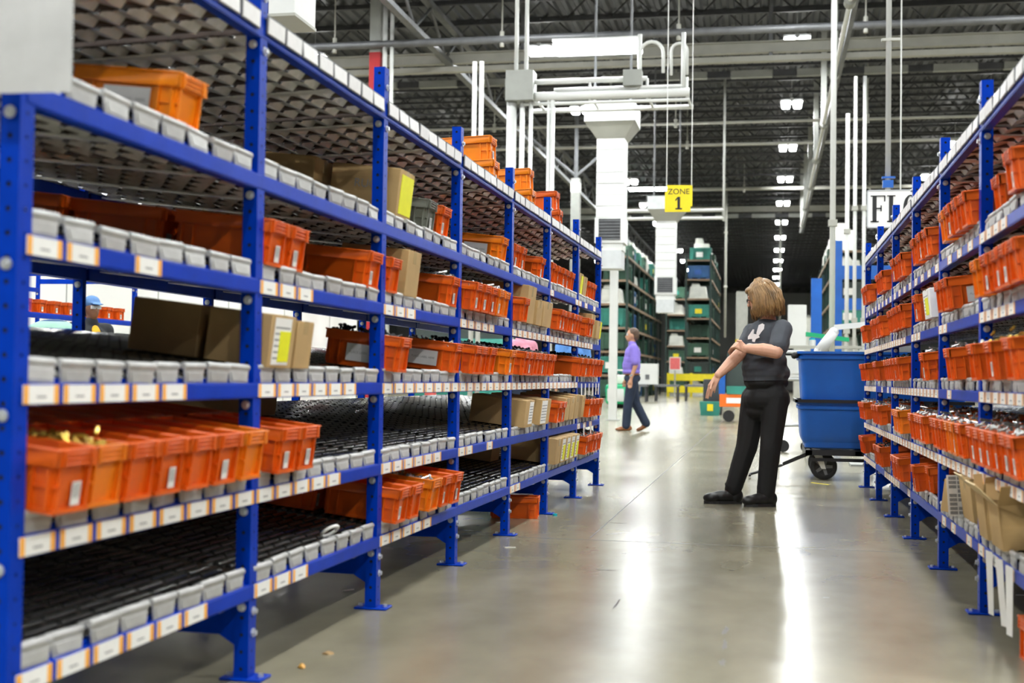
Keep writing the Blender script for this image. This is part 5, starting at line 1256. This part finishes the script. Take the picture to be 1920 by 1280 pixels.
t.ell(W(1421, 772, -0.01), (0.11, 0.10, 0.07))
for (k_, a_) in ((KL, AL), (KR, AR)):
    for f_ in (0.30, 0.62, 0.93): t.ell(k_.lerp(a_, f_), (0.078 - 0.006 * f_, 0.076 - 0.006 * f_, 0.018), rot=Euler((0.2, 0.15, 0)))
obj('trousers', melt(t, 'trousers', 'trouser_black', 0.0085, 4), woman, label='black trousers')
def shoe(heel, toe, up, L):
    d = (toe - heel); d.z = 0; d.normalize(); sd = d.cross(Vector((0, 0, 1)))
    rot = Matrix((d, sd, Vector((0, 0, 1)))).transposed().to_euler(); q = MB()
    mid = heel + d * (L * 0.45)
    q.ell(heel + d * 0.04 + Vector((0, 0, 0.055)), (0.058, 0.046, 0.062), rot=rot); q.ell(mid + Vector((0, 0, 0.048)), (0.115, 0.047, 0.052), rot=rot)
    q.ell(heel + d * (L * 0.76) + Vector((0, 0, 0.042)), (0.075, 0.050, 0.042), rot=rot); q.ell(heel + d * 0.07 + Vector((0, 0, 0.085)), (0.05, 0.045, 0.04), rot=rot)
    up_me = melt(q, 'shoe', 'shoe_black', 0.007, 3)
    so = MB(); pts = []
    for i in range(20):
        a_ = 2 * math.pi * i / 20; wv = 0.053 if math.cos(a_) > 0 else 0.046
        pts.append(heel + d * (L * 0.48 + L * 0.52 * math.cos(a_)) + sd * (wv * math.sin(a_)))
    for i in range(20):
        k2 = (i + 1) % 20
        so.quad([pts[i], pts[k2], pts[k2] + Vector((0, 0, 0.022)), pts[i] + Vector((0, 0, 0.022))])
    so.quad([p_ for p_ in reversed(pts)]); so.quad([p_ + Vector((0, 0, 0.022)) for p_ in pts])
    return up_me, so.mesh('sole', 'black_rubber')
def flat(p_): return Vector((p_.x, p_.y, 0))
for hp, tp in ((flat(W(1449, 940, -0.10)), flat(W(1398, 940, -0.16))), (flat(W(1386, 940, 0.06)), flat(W(1312, 940, 0.03)))):
    L_ = min((tp - hp).length, 0.285); L_ = max(L_, 0.25); a_, c_ = shoe(hp, tp, 0, L_)
    so_ = obj('shoe', a_, woman, label='black shoe'); obj('sole', c_, so_)
# hair: a bob made of a cap and long locks
h = MB(); hs = MB()
rot = Matrix((face, sidev, upv)).transposed().to_euler()
h.ell(HD(-0.022, 0, 0.045), (0.106, 0.092, 0.096), rot=rot)
h.ell(HD(0.058, 0.0, 0.072), (0.044, 0.066, 0.032), rot=rot)
rnd = random.Random(5)
for k in range(64):
    a_ = R(38 + 284 * k / 63); ca, sa = math.cos(a_), math.sin(a_)
    top = HD(-0.02 + 0.085 * ca, 0.080 * sa, 0.070)
    m1 = HD(-0.028 + 0.108 * ca, 0.100 * sa, 0.000)
    ln = 0.150 + 0.020 * (1 - ca) * 0.5 + rnd.uniform(-.022, .016)
    m2 = m1 + Vector((0, 0, -0.080)) + face * (0.012 * ca - 0.012) + sidev * (0.016 * sa)
    e = m1 + Vector((0, 0, -ln)) + face * (0.018 * ca - 0.022 + rnd.uniform(-.008, .008)) + sidev * (0.020 * sa + rnd.uniform(-.006, .006))
    h.tube([top, m1, m2, e], [0.016, 0.016, 0.012, 0.004], 6)
    for _q in range(5):
        j_ = lambda a: Vector((rnd.uniform(-a, a), rnd.uniform(-a, a), rnd.uniform(-a, a)))
        out_ = (m1 - HD(-0.028, 0, 0.0)).normalized() * 0.013
        hs.tube([HD(-0.015 + 0.02 * ca, 0.02 * sa, 0.140) + j_(.006), top + out_ + j_(.008), m1 + out_ + j_(.009), m2 + out_ + j_(.009), e + j_(.012)], [0.004, 0.0045, 0.0045, 0.004, 0.0015], 5)
for s_ in (-1, 1):
    for k in range(5): h.tube([HD(0.02, s_ * 0.05, 0.105), HD(0.075 - 0.008 * k, s_ * (0.050 + 0.005 * k), 0.055), HD(0.082 - 0.014 * k, s_ * (0.064 + 0.004 * k), 0.0 - 0.010 * k), HD(0.066 - 0.012 * k, s_ * 0.078, -0.075 - 0.014 * k)], [0.012, 0.013, 0.011, 0.005], 6)
hair_o = obj('hair', melt(h, 'hair', 'hair_blond', 0.005, 1, 0.4), woman, label='straight shoulder length light brown hair')
obj('hair_strands', hs.mesh('strands', 'hair_strand', True), hair_o, kind='stuff')
g = MB()
for s_ in (-1, 1):
    g.tube([HD(0.100 + 0.004 * math.cos(2 * math.pi * k / 14), s_ * 0.034 + 0.022 * math.cos(2 * math.pi * k / 14), 0.0 + 0.017 * math.sin(2 * math.pi * k / 14)) for k in range(15)], 0.0022, 5)
    g.tube([HD(0.102, s_ * 0.055, 0.004), HD(0.05, s_ * 0.082, 0.004), HD(0.0, s_ * 0.084, -0.006)], 0.0022, 5)
g.tube([HD(0.104, -0.012, 0.002), HD(0.108, 0, 0.005), HD(0.104, 0.012, 0.002)], 0.002, 5)
obj('glasses', g.mesh('glasses', 'black_steel'), woman, label='thin dark framed glasses')

# ---- other people: built from a pose table in metres, a to the person's front, l to the left, z up
def figure(label, loc, heading, P, parts, voxel=0.011):
    o = thing('person', None, label, 'person', loc=loc, rot=(0, 0, heading))
    for name, m, prims, lab in parts:
        b = MB()
        for p_ in prims:
            if p_[0] == 'c': b.capsule(p_[1], p_[2], p_[3], p_[4], n=10)
            else: b.ell(p_[1], p_[2], 12, 9, rot=Euler(p_[3]) if len(p_) > 3 else None)
        obj(name, melt(b, name, m, voxel, 3), o, label=lab)
    return o
def face_prims(z, x=0.0):
    return [('e', (x + 0.0, 0, z), (0.095, 0.075, 0.115)), ('e', (x + 0.045, 0, z - 0.06), (0.05, 0.05, 0.06)), ('c', (x + 0.088, 0, z + 0.005), (x + 0.108, 0, z - 0.03), 0.010, 0.013), ('e', (x + 0.085, 0, z - 0.06), (0.014, 0.026, 0.012)), ('e', (x - 0.005, 0.078, z - 0.01), (0.02, 0.012, 0.032)), ('e', (x - 0.005, -0.078, z - 0.01), (0.02, 0.012, 0.032)), ('c', (x - 0.01, 0, z - 0.08), (x - 0.025, 0, z - 0.21), 0.055, 0.06)]
def hand_prims(w, d, n=(0, 1, 0)):
    w, d, n = Vector(w), Vector(d).normalized(), Vector(n); r_ = [('c', w, w + d * 0.07, 0.028, 0.032)]
    for k in range(4):
        o = n * ((k - 1.5) * 0.0215); r_ += [('c', w + d * 0.08 + o, w + d * (0.12 + 0.008 * (1.5 - abs(k - 1.4))) + o, 0.0105, 0.010), ('c', w + d * 0.125 + o, w + d * (0.16 + 0.010 * (1.5 - abs(k - 1.4))) + o + n.cross(d) * 0.014, 0.010, 0.008)]
    r_ += [('c', w + d * 0.03 + n * 0.03, w + d * 0.10 + n * 0.05, 0.013, 0.010)]
    return r_
# man in purple, walking to the left
b_ = face_prims(1.70, 0.02) + [('c', (-0.02, 0.20, 1.46), (-0.06, 0.23, 1.18), 0.055, 0.045), ('c', (-0.06, 0.23, 1.18), (0.02, 0.24, 0.94), 0.043, 0.030), ('c', (-0.02, -0.20, 1.46), (-0.02, -0.24, 1.18), 0.055, 0.045), ('c', (-0.02, -0.24, 1.18), (0.10, -0.22, 0.95), 0.043, 0.030),
      ('e', (0, 0, 1.3), (0.12, 0.17, 0.25)), ('e', (0, 0, 1.0), (0.12, 0.16, 0.18)), ('c', (0.0, 0.09, 0.95), (0.07, 0.09, 0.50), 0.08, 0.055), ('c', (0.07, 0.09, 0.5), (0.10, 0.09, 0.09), 0.055, 0.04), ('c', (0, -0.09, 0.95), (-0.06, -0.09, 0.5), 0.08, 0.055), ('c', (-0.06, -0.09, 0.5), (-0.26, -0.09, 0.13), 0.055, 0.04)] + hand_prims((0.02, 0.24, 0.93), (0.15, 0, -1), (1, 0, 0)) + hand_prims((0.10, -0.22, 0.94), (0.3, 0, -1), (1, 0, 0))
sh = [('e', (0.0, 0, 1.36), (0.145, 0.195, 0.17)), ('e', (0.02, 0, 1.16), (0.165, 0.185, 0.17)), ('e', (0.02, 0, 1.05), (0.16, 0.185, 0.07)), ('e', (0.01, 0, 1.26), (0.155, 0.19, 0.15)), ('c', (-0.02, 0.18, 1.47), (-0.02, -0.18, 1.47), 0.075, 0.075), ('c', (-0.02, 0.20, 1.46), (-0.05, 0.235, 1.23), 0.085, 0.078), ('c', (-0.02, -0.20, 1.46), (-0.03, -0.24, 1.23), 0.085, 0.078), ('c', (0.0, 0, 1.50), (0.01, 0, 1.55), 0.075, 0.072)]
tr = [('e', (0.0, 0, 0.94), (0.15, 0.18, 0.10)), ('c', (0.0, 0.09, 0.90), (0.07, 0.09, 0.50), 0.105, 0.085), ('c', (0.07, 0.09, 0.5), (0.10, 0.09, 0.10), 0.085, 0.078), ('c', (0, -0.09, 0.90), (-0.06, -0.09, 0.5), 0.105, 0.085), ('c', (-0.06, -0.09, 0.5), (-0.25, -0.09, 0.14), 0.085, 0.078)]
sho = [('e', (0.13, 0.09, 0.045), (0.13, 0.045, 0.045)), ('e', (0.21, 0.09, 0.033), (0.09, 0.046, 0.033)), ('e', (0.05, 0.09, 0.055), (0.06, 0.042, 0.055))]
sho2 = [('e', (-0.22, -0.09, 0.085), (0.13, 0.045, 0.042), (0, R(35), 0)), ('e', (-0.15, -0.09, 0.04), (0.08, 0.046, 0.035), (0, R(20), 0))]
hair_m = [('e', (-0.015, 0, 1.745), (0.098, 0.083, 0.095)), ('e', (-0.05, 0, 1.70), (0.065, 0.08, 0.10))]
MANP = (-2.36, 22.48, 0)
man = figure('man in purple polo shirt and dark jeans walking left', MANP, math.pi + 0.10, None, [('body', 'skin_tan', b_, None), ('polo_shirt', 'shirt_purple', sh, 'purple short sleeved polo shirt'), ('jeans', 'jeans_navy', tr, 'dark blue jeans'), ('shoe', 'leather_brown', sho, 'brown leather shoe'), ('shoe', 'leather_brown', sho2, 'brown leather shoe'), ('hair', 'hair_brown', hair_m, 'short brown hair'),
       ('belt', 'leather_brown', [('e', (0.01, 0, 1.005), (0.163, 0.186, 0.022))], 'brown belt')])
obj('watch', MB().cyl((0.015, 0.24, 0.975), (0.025, 0.24, 1.0), 0.038, n=12).mesh('w', 'steel_watch'), man, label='silver wrist watch')
obj('glasses', MB().box(0.085, 0.112, -0.06, 0.06, 1.695, 1.735).mesh('g', 'plastic_film'), man, label='clear safety glasses')
# generic standing pose for those half hidden behind the left rack
def standing(label, loc, heading, skin, shirt, trousers, hair, hh=1.70, bend=0.0, extra=()):
    k = hh / 1.83; f = lambda L_: [tuple([p_[0]] + [tuple(x_ * k for x_ in q) if isinstance(q, tuple) and i < 2 and p_[0] == 'c' or (isinstance(q, tuple) and p_[0] == 'e' and i < 2) else (tuple(q) if isinstance(q, Vector) else q) for i, q in enumerate(p_[1:])]) for p_ in L_]
    fix = lambda L_: [tuple(tuple(q) if isinstance(q, Vector) else q for q in p_) for p_ in L_]
    legs_b = [('c', (0.0, 0.09, 0.95), (0.0, 0.1, 0.50), 0.08, 0.055), ('c', (0.0, 0.1, 0.5), (-0.02, 0.1, 0.09), 0.055, 0.04), ('c', (0, -0.09, 0.95), (0, -0.1, 0.5), 0.08, 0.055), ('c', (0, -0.1, 0.5), (-0.02, -0.1, 0.09), 0.055, 0.04)]
    legs_t = [('e', (0.0, 0, 0.94), (0.15, 0.18, 0.10)), ('c', (0.0, 0.09, 0.90), (0.0, 0.1, 0.50), 0.105, 0.085), ('c', (0.0, 0.1, 0.5), (-0.02, 0.1, 0.10), 0.085, 0.075), ('c', (0, -0.09, 0.90), (0, -0.1, 0.5), 0.105, 0.085), ('c', (0, -0.1, 0.5), (-0.02, -0.1, 0.10), 0.085, 0.075)]
    shoes = [[('e', (0.05, s_ * 0.1, 0.045), (0.13, 0.045, 0.045))] for s_ in (-1, 1)]
    body = fix(b_[:13]) + legs_b + fix(hand_prims((0.02, 0.24, 0.93), (0.15, 0, -1), (1, 0, 0))) + fix(hand_prims((0.10, -0.22, 0.94), (0.3, 0, -1), (1, 0, 0)))
    parts = [('body', skin, f(body), None), ('shirt', shirt, f(sh), None), ('trousers', trousers, f(legs_t), None)] + [('shoe', 'shoe_black', f(q), None) for q in shoes] + ([('hair', hair, f(hair_m), None)] if hair else []) + [(n_, m_, f(q), l_) for n_, m_, q, l_ in extra]
    return figure(label, loc, heading, None, parts, 0.014)
capw = standing('woman in blue cap and dark jacket seen through left rack', (-7.0, 12.2, 0), -0.55, 'skin_brown', 'jacket_dark', 'jeans_navy', 'hair_dark', 1.70,
    extra=[('cap', 'cap_blue', [('e', (0.0, 0, 1.775), (0.112, 0.095, 0.080)), ('e', (0.125, 0, 1.755), (0.085, 0.075, 0.012), (0, R(14), 0))], 'light blue baseball cap'), ('undershirt', 'shirt_yellow', [('e', (0.115, 0, 1.42), (0.05, 0.055, 0.10), (0, R(-15), 0))], 'yellow undershirt')])
obj('glasses', MB().box(0.085, 0.108, -0.055, 0.055, 1.575, 1.61).mesh('g', 'plastic_film'), capw, label='clear safety glasses')
standing('person in pink shirt seen through the left rack', (-3.12, 16.0, 0), 2.6, 'skin_tan', 'shirt_pink', 'jeans_navy', 'hair_brown', 1.66)
standing('person in light blue shirt seen through the far left bay', (-2.70, 17.6, 0), 2.2, 'skin_tan', 'shirt_blue', 'jeans_navy', 'hair_brown', 1.70)
# person bending forward in a striped shirt
bd = [('e', (0.18, 0, 1.10), (0.26, 0.18, 0.15), (0, R(20), 0)), ('e', (0.0, 0, 0.98), (0.17, 0.18, 0.16)), ('c', (0.36, 0.18, 1.04), (0.40, 0.22, 0.80), 0.07, 0.06), ('c', (0.36, -0.18, 1.04), (0.40, -0.22, 0.80), 0.07, 0.06), ('c', (0.34, 0.15, 1.06), (0.34, -0.15, 1.06), 0.08, 0.08)]
bb = [('e', (0.56, 0, 0.98), (0.10, 0.08, 0.11)), ('c', (0.36, 0, 1.05), (0.54, 0, 0.98), 0.06, 0.055), ('e', (0.2, 0, 1.05), (0.24, 0.14, 0.12)), ('c', (0.40, 0.22, 0.82), (0.52, 0.2, 0.62), 0.045, 0.03), ('c', (0.40, -0.22, 0.82), (0.52, -0.2, 0.62), 0.045, 0.03), ('c', (0, 0.09, 0.95), (0.03, 0.1, 0.5), 0.08, 0.055), ('c', (0.03, 0.1, 0.5), (-0.03, 0.1, 0.09), 0.055, 0.04), ('c', (0, -0.09, 0.95), (0.03, -0.1, 0.5), 0.08, 0.055), ('c', (0.03, -0.1, 0.5), (-0.03, -0.1, 0.09), 0.055, 0.04)] + hand_prims((0.52, 0.2, 0.61), (0.4, 0, -1)) + hand_prims((0.52, -0.2, 0.61), (0.4, 0, -1))
bt = [('e', (-0.02, 0, 0.90), (0.16, 0.18, 0.13)), ('c', (0, 0.09, 0.88), (0.03, 0.1, 0.5), 0.105, 0.085), ('c', (0.03, 0.1, 0.5), (-0.03, 0.1, 0.10), 0.085, 0.075), ('c', (0, -0.09, 0.88), (0.03, -0.1, 0.5), 0.105, 0.085), ('c', (0.03, -0.1, 0.5), (-0.03, -0.1, 0.10), 0.085, 0.075)]
figure('person in green and blue striped shirt bending down behind the left rack', (-4.54, 7.6, 0), 2.95, None, [('body', 'skin_brown', bb, None), ('striped_shirt', 'shirt_striped', bd, 'pale green and blue striped shirt'), ('trousers', 'jeans_navy', bt, None), ('hair', 'hair_dark', [('e', (0.57, 0, 1.01), (0.105, 0.085, 0.09))], None)] + [('shoe', 'shoe_black', [('e', (0.03, s_ * 0.1, 0.045), (0.13, 0.045, 0.045))], None) for s_ in (-1, 1)], 0.013)
